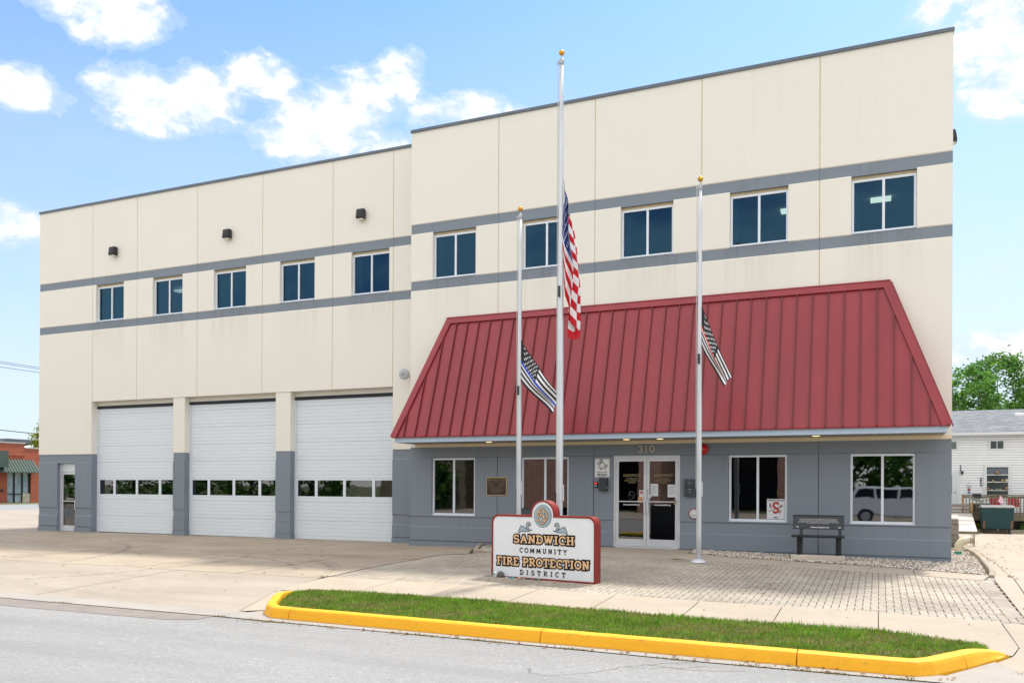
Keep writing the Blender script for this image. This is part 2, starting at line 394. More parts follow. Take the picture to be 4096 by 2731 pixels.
M['yellow'] = kerb_mat()
M['asphalt'] = concrete_mat('aged_asphalt', (0.345, 0.338, 0.328, 1), (0.245, 0.242, 0.242, 1), 0.7, 0.22, 0.6, (0.35, 1.3, 1), 26, .9)
M['asphalt_far'] = concrete_mat('side_street_asphalt', (0.30, 0.30, 0.30, 1), (0.24, 0.24, 0.24, 1), 0.4, 0.1, 0.2)
M['conc'] = concrete_mat('drive_concrete', (0.445, 0.37, 0.29, 1), (0.27, 0.22, 0.17, 1), 0.75, 0.5, 0.4, (0.6, 1.5, 1))
M['conc_apron'] = concrete_mat('apron_concrete', (0.43, 0.37, 0.305, 1), (0.29, 0.245, 0.20, 1), 0.7, 0.5, 0.4, (0.6, 1.6, 1))
M['walk'] = concrete_mat('walk_concrete', (0.455, 0.385, 0.31, 1), (0.34, 0.28, 0.215, 1), 0.6, 0.5, 0.22)
M['gutter'] = concrete_mat('gutter_concrete', (0.40, 0.365, 0.325, 1), (0.30, 0.28, 0.255, 1), 0.6, 0.8, 0.25)
M['redstrip'] = concrete_mat('exposed_aggregate', (0.31, 0.265, 0.24, 1), (0.20, 0.17, 0.16, 1), 0.6, 2.0, 0.5)
M['joint'] = mat('joint_dirt', (0.07, 0.055, 0.04), 0.95, var=0.3, vscale=20)
M['paver'] = mat('paver', (0.44, 0.388, 0.318), 0.85, var=0.0, bump=0.4, bscale=120, island=0.10, col2=(0.29, 0.25, 0.20, 1), vscale=0.8)
M['paver_bed'] = mat('paver_sand', (0.11, 0.094, 0.075), 0.95)
M['soil'] = mat('soil', (0.10, 0.075, 0.045), 0.95, var=0.3)
M['turf'] = mat('turf_base', (0.07, 0.10, 0.022), 0.95, col2=(0.20, 0.165, 0.07, 1), vscale=2.1)
M['ground'] = mat('far_ground', (0.16, 0.17, 0.085), 0.95, var=0.3, vscale=0.05)
M['stone_kerb'] = concrete_mat('old_kerb', (0.44, 0.38, 0.30, 1), (0.30, 0.255, 0.2, 1), 0.7, 2.0, 0.25)
M['gravel_base'] = mat('gravel_bed', (0.20, 0.17, 0.13), 0.95, var=0.4, vscale=30)
M['bark'] = mat('bark', (0.075, 0.06, 0.048), 0.9, var=0.3, vscale=6, bump=0.5, bscale=20)


def leaf_mat(name, a, b, c, patch=0.0):
    m = bpy.data.materials.new(name); m.use_nodes = True; w = NT(m.node_tree); p = m.node_tree.nodes['Principled BSDF']
    g = w.new('ShaderNodeNewGeometry')
    col = w.ramp(g.outputs['Random Per Island'], [(0.0, a), (0.55, b), (1.0, c)])
    if patch:
        ob = w.new('ShaderNodeTexCoord').outputs['Object']
        f = w.ramp(w.noise(ob, 5.5, 5, .7), [(.35, (0, 0, 0)), (.65, (1, 1, 1))])
        hv = w.new('ShaderNodeHueSaturation'); w.put(hv.inputs['Color'], col); w.put(hv.inputs['Value'], w.m('ADD', 1 - patch, w.m('MULTIPLY', f, 2 * patch))); col = hv.outputs[0]
    w.put(p.inputs['Base Color'], col); p.inputs['Roughness'].default_value = 0.6; p.inputs['Specular IOR Level'].default_value = 0.3
    tl = w.new('ShaderNodeBsdfTranslucent'); w.put(tl.inputs[0], w.mix(1.0, col, (1.3, 1.5, 0.7, 1), 'MULTIPLY'))
    mx = w.new('ShaderNodeMixShader'); mx.inputs[0].default_value = 0.35
    w.l.new(p.outputs[0], mx.inputs[1]); w.l.new(tl.outputs[0], mx.inputs[2]); w.l.new(mx.outputs[0], m.node_tree.nodes['Material Output'].inputs[0])
    return m


M['leaf'] = leaf_mat('leaf_green', (0.03, 0.09, 0.018), (0.09, 0.215, 0.04), (0.20, 0.36, 0.09))
M['leaf_yellow'] = leaf_mat('leaf_yellow_green', (0.06, 0.13, 0.015), (0.20, 0.24, 0.02), (0.42, 0.36, 0.03))
M['leaf_dark'] = leaf_mat('leaf_dark', (0.015, 0.05, 0.012), (0.03, 0.085, 0.018), (0.06, 0.13, 0.03))
M['grass'] = leaf_mat('grass_blade', (0.05, 0.15, 0.012), (0.14, 0.29, 0.026), (0.32, 0.34, 0.08), .38)
M['dry'] = leaf_mat('dry_leaf', (0.16, 0.06, 0.02), (0.28, 0.13, 0.04), (0.36, 0.22, 0.09))
M['weed'] = leaf_mat('gutter_weed', (0.05, 0.09, 0.02), (0.17, 0.14, 0.04), (0.28, 0.16, 0.06))

# ------------------------------------------------------------------ ground height
H0 = [(-120, -.05), (-27, -.05), (-11.6, -.02), (-9.5, .02), (-7, .12), (-3.6, .12), (-2, .09), (1.4, .04), (4, .02), (120, .02)]
SY = [(-60, .2), (-30, .02), (-22, -.1), (-12.1, -.27), (-11.4, -.27), (-9.2, -.17), (-7.3, -.09), (-3, -.03), (0, 0), (200, 0)]


def lerp(t, x):
    if x <= t[0][0]: return t[0][1]
    for (a, b), (c, d) in zip(t, t[1:]):
        if x <= c: return b + (d - b) * (x - a) / (c - a)
    return t[-1][1]


def gz(x, y):
    z = lerp(H0, x) * min(1, max(0, 1 + y / 7)) + lerp(SY, y)
    if y > 4 and x > -8: z += -0.28 * min(1, (y - 4) / 16) * min(1, (x + 8) / 8)
    return z


XK = [-60, -40, -27, -20, -15, -11.6, -9.5, -8.2, -7, -5, -3.6, -2, 0, 1.4, 4, 8, 16]
YK = [-60, -30, -22, -16, -12.1, -11.4, -10.3, -9.2, -8.2, -7.3, -6.2, -5, -4, -3, -2, -1, 0, 4, 8, 12, 20, 40]


def sheet(name, polys, mt, off, thick=0.0, kind='structure'):
    """polygons in plan laid on the ground surface; thick gives them a real edge"""
    bm = bmesh.new()
    for poly in polys:
        bm.faces.new([bm.verts.new((x, y, 0)) for x, y in poly])
    xs = [v.co.x for v in bm.verts]; ys = [v.co.y for v in bm.verts]
    for k in XK:
        if min(xs) < k < max(xs): bmesh.ops.bisect_plane(bm, geom=bm.verts[:] + bm.edges[:] + bm.faces[:], plane_co=(k, 0, 0), plane_no=(1, 0, 0))
    for k in YK:
        if min(ys) < k < max(ys): bmesh.ops.bisect_plane(bm, geom=bm.verts[:] + bm.edges[:] + bm.faces[:], plane_co=(0, k, 0), plane_no=(0, 1, 0))
    bmesh.ops.triangulate(bm, faces=bm.faces[:])
    for v in bm.verts: v.co.z = gz(v.co.x, v.co.y) + off
    bmesh.ops.recalc_face_normals(bm, faces=bm.faces[:])
    for f in bm.faces:
        if f.normal.z < 0: f.normal_flip()
    if thick:
        r = bmesh.ops.extrude_face_region(bm, geom=[e for e in bm.edges if e.is_boundary])
        for g in r['geom']:
            if isinstance(g, bmesh.types.BMVert): g.co.z -= thick
    me = bpy.data.meshes.new(name); bm.to_mesh(me); bm.free(); me.materials.append(mt)
    o = bpy.data.objects.new(name, me); COL.objects.link(o); o['kind'] = kind; ORIGIN[o] = Vector((0, 0, 0))
    return o


def shrink(poly, d):
    cx = sum(p[0] for p in poly) / len(poly); cy = sum(p[1] for p in poly) / len(poly)
    out = []
    n = len(poly)
    for i in range(n):
        p = Vector(poly[i]); a = (Vector(poly[i - 1]) - p).normalized(); b = (Vector(poly[(i + 1) % n]) - p).normalized()
        q = a + b
        if q.length < 0.05: q = Vector((-a.y, a.x)); q = q if q.dot(Vector((cx, cy)) - p) > 0 else -q
        q.normalize(); out.append(tuple(p + q * d * 1.3))
    return out


# ------------------------------------------------------------------ lettering
def arc(cx, cy, rx, ry, a0, a1, n=10):
    return [(cx + rx * cos(radians(a0 + (a1 - a0) * i / n)), cy + ry * sin(radians(a0 + (a1 - a0) * i / n))) for i in range(n + 1)]


GL = {  # slab serif strokes in a unit high box: (width, [polylines])
    'A': (.92, [[(.12, 0), (.46, 1)], [(.46, 1), (.80, 0)], [(.26, .34), (.66, .34)], [(0, 0), (.28, 0)], [(.62, 0), (.92, 0)]]),
    'B': (.8, [[(.2, 0), (.2, 1)], [(.05, 1), (.45, 1)] + arc(.45, .76, .27, .24, 90, -90, 6) + [(.2, .52)], [(.45, .52)] + arc(.45, .26, .3, .26, 90, -90, 6) + [(.05, 0)]]),
    'C': (.82, [arc(.45, .5, .38, .5, 48, 312, 16), [(.74, .68), (.74, 1)]]),
    'D': (.86, [[(.2, 0), (.2, 1)], [(0, 1), (.42, 1)] + arc(.42, .5, .38, .5, 90, -90, 12) + [(0, 0)]]),
    'E': (.8, [[(.2, 0), (.2, 1)], [(0, 1), (.72, 1), (.72, .74)], [(.2, .52), (.52, .52)], [(0, 0), (.74, 0), (.74, .28)]]),
    'F': (.78, [[(.2, 0), (.2, 1)], [(0, 1), (.72, 1), (.72, .72)], [(.2, .52), (.52, .52)], [(0, 0), (.42, 0)]]),
    'H': (.92, [[(.2, 0), (.2, 1)], [(.74, 0), (.74, 1)], [(.2, .52), (.74, .52)], [(.02, 0), (.38, 0)], [(.02, 1), (.38, 1)], [(.56, 0), (.92, 0)], [(.56, 1), (.92, 1)]]),
    'I': (.5, [[(.25, 0), (.25, 1)], [(.03, 0), (.47, 0)], [(.03, 1), (.47, 1)]]),
    'K': (.9, [[(.2, 0), (.2, 1)], [(.8, 1), (.22, .42)], [(.4, .6), (.8, 0)], [(.02, 0), (.38, 0)], [(.02, 1), (.38, 1)]]),
    'L': (.76, [[(.2, 0), (.2, 1)], [(0, 1), (.42, 1)], [(0, 0), (.72, 0), (.72, .3)]]),
    'M': (1.1, [[(.16, 0), (.2, 1)], [(.2, 1), (.55, .15)], [(.55, .15), (.9, 1)], [(.9, 1), (.94, 0)], [(0, 0), (.32, 0)], [(.78, 0), (1.1, 0)]]),
    'N': (.94, [[(.2, 0), (.2, 1)], [(.2, 1), (.76, 0)], [(.76, 0), (.76, 1)], [(.02, 0), (.38, 0)], [(.58, 1), (.94, 1)], [(.04, 1), (.2, 1)]]),
    'O': (.88, [arc(.44, .5, .38, .5, 0, 360, 20)]),
    'P': (.8, [[(.2, 0), (.2, 1)], [(0, 1), (.46, 1)] + arc(.46, .73, .27, .27, 90, -90, 8) + [(.2, .46)], [(0, 0), (.42, 0)]]),
    'R': (.9, [[(.2, 0), (.2, 1)], [(0, 1), (.46, 1)] + arc(.46, .74, .26, .26, 90, -90, 8) + [(.2, .48)], [(.44, .48), (.7, .08), (.88, 0)], [(0, 0), (.4, 0)]]),
    'S': (.78, [arc(.39, .74, .30, .26, 40, 268, 10) + arc(.39, .25, .31, .25, 85, -140, 10), [(.655, .74), (.655, 1)], [(.115, .26), (.115, 0)]]),
    'T': (.82, [[(.41, 0), (.41, 1)], [(.04, .7), (.04, 1), (.78, 1), (.78, .7)], [(.2, 0), (.62, 0)]]),
    'U': (.92, [[(.2, 1), (.2, .34)] + arc(.46, .34, .27, .34, 180, 360, 10) + [(.73, 1)], [(.02, 1), (.38, 1)], [(.56, 1), (.92, 1)]]),
    'W': (1.2, [[(.14, 1), (.38, 0)], [(.38, 0), (.6, .85)], [(.6, .85), (.82, 0)], [(.82, 0), (1.06, 1)], [(0, 1), (.3, 1)], [(.9, 1), (1.2, 1)], [(.46, .98), (.74, .98)]]),
    'Y': (.9, [[(.45, 0), (.45, .46)], [(.14, 1), (.45, .46)], [(.76, 1), (.45, .46)], [(0, 1), (.3, 1)], [(.6, 1), (.9, 1)], [(.25, 0), (.65, 0)]]),
    '0': (.74, [arc(.37, .5, .3, .5, 0, 360, 18)]),
    '1': (.5, [[(.1, .84), (.27, 1), (.27, 0)], [(.06, 0), (.48, 0)]]),
    '3': (.7, [arc(.33, .76, .25, .24, 150, -80, 9), arc(.33, .27, .29, .27, 90, -150, 10)]),
}


def word(b, text, x0, x1, z0, h_, fn, wt, depth, m, thin=0.62, space=0.34, track=None, ext=0.0):
    """strokes of a word fitted between x0 and x1; fn(u, v) -> point, with normal = fn.n"""
    tot = sum((GL[c][0] if c in GL else space) for c in text)
    gaps = len(text) - 1
    sc = h_
    tr = (track if track is not None else 0.1)
    k = (x1 - x0) / (tot + gaps * tr)
    x = x0
    for c in text:
        if c not in GL: x += (space + tr) * k; continue
        wd, ps = GL[c]
        for pl in ps:
            if len(pl) == 2: thick = wt if abs(pl[0][1] - pl[1][1]) > 0.5 else wt * thin
            else: thick = wt * 0.9
            q = [Vector((x + u * k, z0 + v * sc)) for u, v in pl]
            if ext and (q[0] - q[-1]).length > 1e-4:
                q[0] = q[0] + (q[0] - q[1]).normalized() * ext; q[-1] = q[-1] + (q[-1] - q[-2]).normalized() * ext
            b.tube([fn(*p) for p in q], thick, 6, m, flat=(fn.n, depth))
        x += (wd + tr) * k


def text_obj(name, body, size, mt, parent, loc, rot=(pi / 2, 0, 0), align='CENTER', ext=0.001, bold=0.0, sx=1.0, local=False, space=1.0):
    """plain sans lettering as a thin mesh"""
    cu = bpy.data.curves.new(name, 'FONT'); cu.body = body; cu.size = size; cu.extrude = ext; cu.align_x = align; cu.align_y = 'CENTER'
    cu.offset = bold; cu.resolution_u = 2; cu.space_line = space
    t = bpy.data.objects.new('tmp', cu); COL.objects.link(t)
    dg = bpy.context.evaluated_depsgraph_get(); me = bpy.data.meshes.new_from_object(t.evaluated_get(dg))
    bpy.data.objects.remove(t)
    me.transform(Matrix.Diagonal((sx, 1, 1, 1)))
    me.materials.clear(); me.materials.append(mt); me.name = name
    o = bpy.data.objects.new(name, me); COL.objects.link(o)
    off = Vector((0, 0, 0)) if (local or parent is None) else ORIGIN[parent]
    o.location = Vector(loc) - off; o.rotation_euler = rot
    if parent is not None: o.parent = parent; ORIGIN[o] = ORIGIN.get(parent, Vector((0, 0, 0)))
    return o


class Plane:
    def __init__(s, p, u, v, n): s.p = Vector(p); s.u = Vector(u); s.v = Vector(v); s.n = Vector(n)
    def __call__(s, a, b): return s.p + s.u * a + s.v * b


# ================================================================== GROUND AND PAVING
def build_ground():
    S = []
    # wide base ground to the horizon
    xs = sorted(set([-900, -400, -200, -120, 60, 120, 300, 900] + XK)); ys = sorted(set([-900, -400, -150, 80, 150, 300, 900] + YK))
    b = MB(); n = len(xs)
    b.v = [(x, y, gz(x, y) - 0.05) for y in ys for x in xs]
    for j in range(len(ys) - 1):
        for i in range(n - 1):
            b.f.append((j * n + i, j * n + i + 1, (j + 1) * n + i + 1, (j + 1) * n + i)); b.m.append(0)
    g = b.build('ground', M['ground']); g['kind'] = 'structure'
    # street
    sheet('street', [[(-120, -10.62), (-120, -22.5), (80, -22.5), (80, -10.9), (1.5, -10.80), (-1.7, -10.80), (-3.87, -10.72), (-8.4, -10.64)]], M['asphalt'], 0.0)
    sheet('street_edge', [[(-60, -10.60), (-60, -11.10), (-12.2, -11.08), (-8.9, -11.04), (-8.5, -10.88), (-8.45, -10.64)]], M['redstrip'], 0.004)
    sheet('gutter', [[(-120, -10.23), (-120, -10.615), (-8.46, -10.61), (-8.2, -10.23)],
                     [(-8.19, -10.23), (-8.45, -10.61), (-6.15, -10.67), (-3.87, -10.70), (-1.7, -10.785), (.35, -10.78), (60, -10.84), (60, -10.26), (1.3, -10.23), (1.10, -9.75), (.6, -10.5), (.34, -10.55), (-1.75, -10.48), (-4.1, -10.44), (-6.3, -10.38), (-7.5, -10.35), (-8.0, -10.0)]], M['gutter'], 0.006)
    sheet('pavement_base', [[(-60, 1.5), (-60, -10.8), (60, -11.0), (60, 4), (2.2, 4), (1.5, 1.0), (-9, 1.0)]], M['gutter'], -0.03)
    # joint dirt below the slabs
    sheet('slab_joints', [[(-60, 12), (-60, -10.22), (-8.25, -10.22), (-9.25, -6.9), (-9.3, -2.1), (-8.4, -1.9), (-8.4, 1.0), (-60, 1.0)],
                          [(-9.2, -6.88), (-9.05, -8.42), (-8.6, -9.2), (-8.0, -10.2), (-7.9, -8.2), (1.0, -8.6), (1.2, -8.9), (1.2, -6.9)]], M['joint'], -0.012)
    # driveway apron slabs in front of the bays
    yj = [-10.24, -7.13, -3.62, 1.6]
    slabs = []
    for r in range(3):
        xs_ = [-60, -52, -45, -38.5, -32.5, -27.2, -22.3, -18, -13.8, -11.2] if r else [-60, -50, -40, -31, -24, -17.5, -12.6]
        xe = {0: None, 1: -9.32, 2: -9.45}[r]
        for i, a in enumerate(xs_):
            last = i == len(xs_) - 1
            if r == 0:
                if last: poly = [(a, yj[0]), (-8.36, yj[0]), (-8.98, -8.79), (-9.08, -8.42), (-9.2, yj[1]), (a, yj[1])]
                else: poly = [(a, yj[0]), (xs_[i + 1], yj[0]), (xs_[i + 1], yj[1]), (a, yj[1])]
            elif last:
                if r == 1: poly = [(a, yj[1]), (-9.30, yj[1]), (-9.37, -5.7), (-9.36, yj[2]), (a, yj[2])]
                else: poly = [(a, yj[2]), (-9.36, yj[2]), (-9.31, -2.3), (-8.90, -2.08), (-8.85, -1.9), (-9.52, -.33), (-9.55, 1.6), (a, yj[3])]
            else: poly = [(a, yj[r]), (xs_[i + 1], yj[r]), (xs_[i + 1], yj[r + 1]), (a, yj[r + 1])]
            slabs.append((r, shrink(poly, 0.011)))
    sheet('driveway', [p for r, p in slabs if r], M['conc'], 0.0)
    sheet('driveway', [p for r, p in slabs if not r], M['conc_apron'], 0.0)
    sheet('parking_lot', [[(-27.3, 1.61), (-27.3, 60), (-50.6, 60), (-50.6, 1.61)]], M['conc_apron'], 0.0)
    sheet('side_street', [[(-50.7, 1.62), (-50.7, 80), (-64, 80), (-64, 1.62)], [(-60.1, 1.62), (-64, 1.62), (-64, -10.2), (-60.1, -10.2)]], M['asphalt_far'], 0.0)
    # sidewalk along the street
    bk = lambda x: lerp([(-9.2, -6.9), (-5.05, -6.93), (-2.4, -7.2), (0, -7.25), (1.6, -7.45)], x)
    fr = lambda x: lerp([(-9.1, -8.6), (-7.8, -8.45), (-4.9, -8.5), (-2.1, -8.75), (0, -8.75), (1.0, -9.1), (2, -9.5)], x)
    jx = [-9.19, -7.75, -6.38, -5.05, -3.72, -2.41, -1.24, 0.0]
    sw = []
    for a, c in zip(jx, jx[1:]):
        sw.append([(a + .006, bk(a)), (a + .006 + (0.12 if a < -9 else 0), fr(a)), (c - .006, fr(c)), (c - .006, bk(c))])
    sw.append([(.006, bk(0)), (.006, fr(0)), (1.0, fr(1.0)), (1.27, -9.40), (1.30, -9.40), (1.415, -8.95), (1.41, -7.5), (1.58, -7.47)])
    sw.append([(-9.03, -8.45), (-8.95, -8.79), (-8.36, -10.21), (-8.05, -10.0), (-8.5, -9.2), (-8.35, -8.55)])
    sheet('sidewalk', sw, M['walk'], 0.004)
    # entrance walk between the pavers and the wall
    pe = [(-9.25, -2.35), (-8.7, -2.18), (-5.6, -1.92), (-4.3, -1.95), (-1.8, -2.33), (.6, -2.70), (1.66, -3.02)]
    we = [(-3.94, -.75), (-2.75, -1.19), (-.6, -1.43), (.6, -1.76), (1.80, -2.15)]
    sheet('path', [[(-8.68, -2.17), (-5.6, -1.915), (-4.36, -1.94), (-3.96, -.78), (-3.95, -.01), (-6.45, -.01), (-6.45, -1.25), (-8.3, -1.86)],
                   [(-4.345, -1.945), (-3.02, -2.13), (-2.76, -1.185), (-3.935, -.76)], [(-3.008, -2.132), (-1.80, -2.325), (-1.70, -1.312), (-2.748, -1.187)],
                   [(-1.788, -2.327), (-.20, -2.57), (-.12, -1.54), (-1.688, -1.314)], [(-.188, -2.572), (.60, -2.695), (.60, -1.755), (-.108, -1.542)], [(.612, -2.697), (1.66, -3.02), (1.84, -2.17), (.612, -1.758)]],
          M['walk'], 0.008, 0.03)
    sheet('walk_joints', [[(-8.4, -1.95), (-4.3, -1.93), (1.62, -3.0), (1.8, -2.2), (.5, -1.8), (-3.9, -.8)]], M['joint'], -0.004)
    # gravel beds
    sheet('gravel_bed', [[(-3.93, 0.02), (-3.93, -.76), (-2.75, -1.18), (-.6, -1.42), (.6, -1.75), (1.80, -2.14), (1.88, -1.37), (2.0, 1.2), (2.03, 3.9), (1.36, 3.9), (1.36, .02)],
                         [(-9.4, .0), (-9.38, -.33), (-8.75, -1.85), (-8.3, -1.84), (-6.47, -1.24), (-6.47, 0)]], M['gravel_base'], -0.005)
    # right-hand drive
    sheet('driveway', [[(2.24, 70), (2.24, 1.5), (2.19, -2.65), (2.09, -4.4), (1.96, -6.0), (1.86, -7.5), (1.425, -7.5), (1.425, -8.95), (1.31, -9.4), (1.12, -9.75), (1.3, -10.22), (60, -10.25), (60, 70)]], M['walk'], 0.0)
    sheet('driveway', [[(2.06, 5), (2.04, 1.2), (1.93, -2.16), (1.85, -2.9), (1.73, -7.1), (1.66, -7.48), (1.83, -7.48), (1.94, -6.0), (2.07, -4.4), (2.17, -2.65), (2.22, 1.5), (2.22, 16)]], M['walk'], 0.01)
    # edge band between the apron and the pavers
    sheet('paver_edging', [[(-9.2, -6.89), (-9.33, -5.7), (-9.31, -3.1), (-9.25, -2.35), (-8.7, -2.19), (-8.74, -2.10), (-9.33, -2.25), (-9.4, -3.1), (-9.42, -5.7), (-9.32, -6.89)]], M['walk'], 0.012)
    # pavers
    poly = [(-9.19, -6.90), (-9.32, -5.7), (-9.30, -3.1), (-9.24, -2.36)] + [(x, y - .012) for x, y in pe[1:]] + [(1.72, -7.1), (1.58, -7.47), (0, -7.26), (-2.4, -7.21), (-5.05, -6.94)]
    sheet('paver_bed', [poly], M['paver_bed'], -0.006)

    def inside(x, y):
        c = False
        for i in range(len(poly)):
            (x1, y1), (x2, y2) = poly[i], poly[i - 1]
            if (y1 > y) != (y2 > y) and x < (x2 - x1) * (y - y1) / (y2 - y1) + x1: c = not c
        return c
    b = MB(); a = 0.102; g_ = 0.0065
    for i in range(-96, 22):
        for j in range(-76, -15):
            t = (i - j) % 4
            if t == 0: r = (i * a, (i + 2) * a, j * a, (j + 1) * a)
            elif t == 2: r = (i * a, (i + 1) * a, (j - 1) * a, (j + 1) * a)
            else: continue
            if not any(inside(x, y) for x in (r[0] - .02, r[1] + .02) for y in (r[2] - .02, r[3] + .02)): continue
            x0, x1, y0, y1 = r[0] + g_, r[1] - g_, r[2] + g_, r[3] - g_
            dz = random.uniform(-.0015, .0015); z = [gz(x, y) + dz for x, y in ((x0, y0), (x1, y0), (x1, y1), (x0, y1))]
            k = len(b.v); e = 0.004
            b.v += [(x0, y0, z[0] - .02), (x1, y0, z[1] - .02), (x1, y1, z[2] - .02), (x0, y1, z[3] - .02),
                    (x0, y0, z[0] - .002), (x1, y0, z[1] - .002), (x1, y1, z[2] - .002), (x0, y1, z[3] - .002),
                    (x0 + e, y0 + e, z[0] + .001), (x1 - e, y0 + e, z[1] + .001), (x1 - e, y1 - e, z[2] + .001), (x0 + e, y1 - e, z[3] + .001)]
            for q in ((8, 9, 10, 11), (4, 5, 9, 8), (5, 6, 10, 9), (6, 7, 11, 10), (7, 4, 8, 11), (0, 1, 5, 4), (1, 2, 6, 5), (2, 3, 7, 6), (3, 0, 4, 7)):
                b.f.append(tuple(k + t_ for t_ in q)); b.m.append(0)
    # soldier course along the right edge
    y = -7.05
    while y < -3.15:
        x1 = lerp([(-7.1, 1.715), (-3.0, 1.80)], y); x0 = x1 - .19
        k = len(b.v); p4 = [(x0, y), (x1, y), (x1, y + .09), (x0, y + .09)]
        b.face([(px, py, gz(px, py) + .003) for px, py in p4]); y += .1025
    pv = b.build('paving', M['paver']); pv['kind'] = 'structure'

    # yellow kerb swept round the grass
    line = [(-8.62, -8.95), (-8.35, -9.55), (-8.02, -10.08), (-7.86, -10.30), (-7.62, -10.45), (-7.3, -10.48), (-6.3, -10.50), (-4.1, -10.57), (-1.75, -10.61), (.10, -10.655), (.36, -10.64), (.52, -10.53), (.82, -10.15), (1.27, -9.45)]
    pts = []
    for p, q in zip(line, line[1:]):
        n_ = max(1, int((Vector(q) - Vector(p)).length / .12))
        pts += [(p[0] + (q[0] - p[0]) * i / n_, p[1] + (q[1] - p[1]) * i / n_) for i in range(n_)]
    pts.append(line[-1])
    cuts = [(-7.33, -10.48), (-3.55, -10.58), (-.78, -10.63), (.80, -10.17)]
    ci = [0] + [min(range(len(pts)), key=lambda i: (pts[i][0] - c[0]) ** 2 + (pts[i][1] - c[1]) ** 2) for c in cuts] + [len(pts) - 1]
    b = MB(); W_ = 0.17
    for s0, s1 in zip(ci, ci[1:]):
        rows = []
        for i in range(s0, s1 + 1):
            p = Vector(pts[i]); t = (Vector(pts[min(i + 1, len(pts) - 1)]) - Vector(pts[max(i - 1, 0)])).normalized(); n_ = Vector((-t.y, t.x))
            if i == s0 and s0: p = p + t * .006
            if i == s1 and s1 < len(pts) - 1: p = p - t * .006
            e0 = min(1, i * .12 / .5); e1 = min(1, (len(pts) - 1 - i) * .12 / .55); ht = .148 * (0.55 + .45 * e0) * (0.25 + .75 * e1 ** .7)
            wob = .004 * sin(i * 1.7) + random.uniform(-.003, .003)
            z = gz(p.x, p.y)
            prof = [(0, -.03), (.004, .02), (.03, ht - .045), (.045, ht - .014), (.07, ht), (W_ - .015, ht + .004), (W_, ht - .008), (W_, -.05)]
            rows.append([(p.x + n_.x * (u + wob), p.y + n_.y * (u + wob), z + v) for u, v in prof])
        for r0, r1 in zip(rows, rows[1:]):
            for k in range(len(r0) - 1): b.face([r0[k], r1[k], r1[k + 1], r0[k + 1]])
        b.face(rows[0]); b.face(rows[-1][::-1])
    kb = b.build('kerb', M['yellow']); kb['kind'] = 'structure'
    bm = bmesh.new(); bm.from_mesh(kb.data); bmesh.ops.remove_doubles(bm, verts=bm.verts[:], dist=.0004); bmesh.ops.recalc_face_normals(bm, faces=bm.faces[:]); bm.to_mesh(kb.data); bm.free()
    # verge: soil/turf sheet and grass blades
    vg = [(-8.5, -8.93), (-8.24, -9.5), (-7.9, -10.0), (-7.6, -10.29), (-7.3, -10.32), (-6.3, -10.34), (-4.1, -10.41), (-1.75, -10.45), (.10, -10.49), (.28, -10.48), (.42, -10.38), (.70, -10.05), (1.1, -9.42), (1.0, -9.12), (0, -8.77), (-2.1, -8.77), (-4.9, -8.52), (-7.8, -8.47), (-8.38, -8.57)]
    sheet('verge', [vg], M['turf'], 0.05)

    def in_poly(pl, x, y):
        c = False
        for i in range(len(pl)):
            (x1, y1), (x2, y2) = pl[i], pl[i - 1]
            if (y1 > y) != (y2 > y) and x < (x2 - x1) * (y - y1) / (y2 - y1) + x1: c = not c
        return c
    b = MB(); rnd = random.Random(3)
    cnt = 0
    while cnt < 78000:
        x = rnd.uniform(-8.6, 1.15); y = rnd.uniform(-10.5, -8.45)
        if not in_poly(vg, x, y): continue
        dry = min(1, max(0, 0.42 + 0.75 * sin(x * 1.9 + 2 * sin(y * 2.9) + sin(x * 5.1)) * cos(x * 1.1 - y * 3.7 + 1.4 * sin(x * .9))))
        hgt = rnd.uniform(.018, .050) * (1.3 - .5 * dry) * (1.0 + 1.0 * (rnd.random() < .02)); lean = rnd.uniform(0, .045); q = rnd.uniform(0, 2 * pi)
        wd = rnd.uniform(.004, .0075); z = gz(x, y) + .05; q2 = rnd.uniform(0, 2 * pi)
        dx, dy = cos(q2) * wd, sin(q2) * wd
        m_ = 1 if rnd.random() < .14 + .60 * dry * dry else 0
        b.face([(x - dx, y - dy, z), (x + dx, y + dy, z), (x + cos(q) * lean, y + sin(q) * lean, z + hgt)], m_)
        cnt += 1
    gr = b.build('grass', [M['grass'], leaf_mat('dry_grass_blade', (.15, .14, .04), (.22, .20, .075), (.34, .29, .14))]); gr['kind'] = 'stuff'
    # weeds in the gutter line and dead leaves
    b = MB()
    spots = [(-8.3, -10.62), (-7.7, -10.66), (-7.35, -10.67), (-6.9, -10.67), (-6.5, -10.68), (-5.2, -10.69), (-4.95, -10.7), (-4.4, -10.7), (-4.1, -10.71), (-3.1, -10.73), (-2.0, -10.79), (-1.2, -10.79), (-.7, -10.79), (-.4, -10.79), (.2, -10.79), (-11.5, -10.60), (-6.3, -2.0), (-3.9, -2.03), (-9.3, -6.9), (-9.4, -3.66), (1.45, -10.2)]
    for sx, sy in spots:
        for _ in range(rnd.randint(25, 90)):
            x = sx + rnd.gauss(0, .11); y = sy + rnd.gauss(0, .012); z = gz(x, y); q = rnd.uniform(0, 2 * pi); l_ = rnd.uniform(.015, .045)
            b.face([(x - .005, y, z), (x + .005, y, z), (x + cos(q) * l_, y + sin(q) * l_ * .5, z + l_ * .7)])
    wd_ = b.build('weeds', M['weed']); wd_['kind'] = 'stuff'
    b = MB()
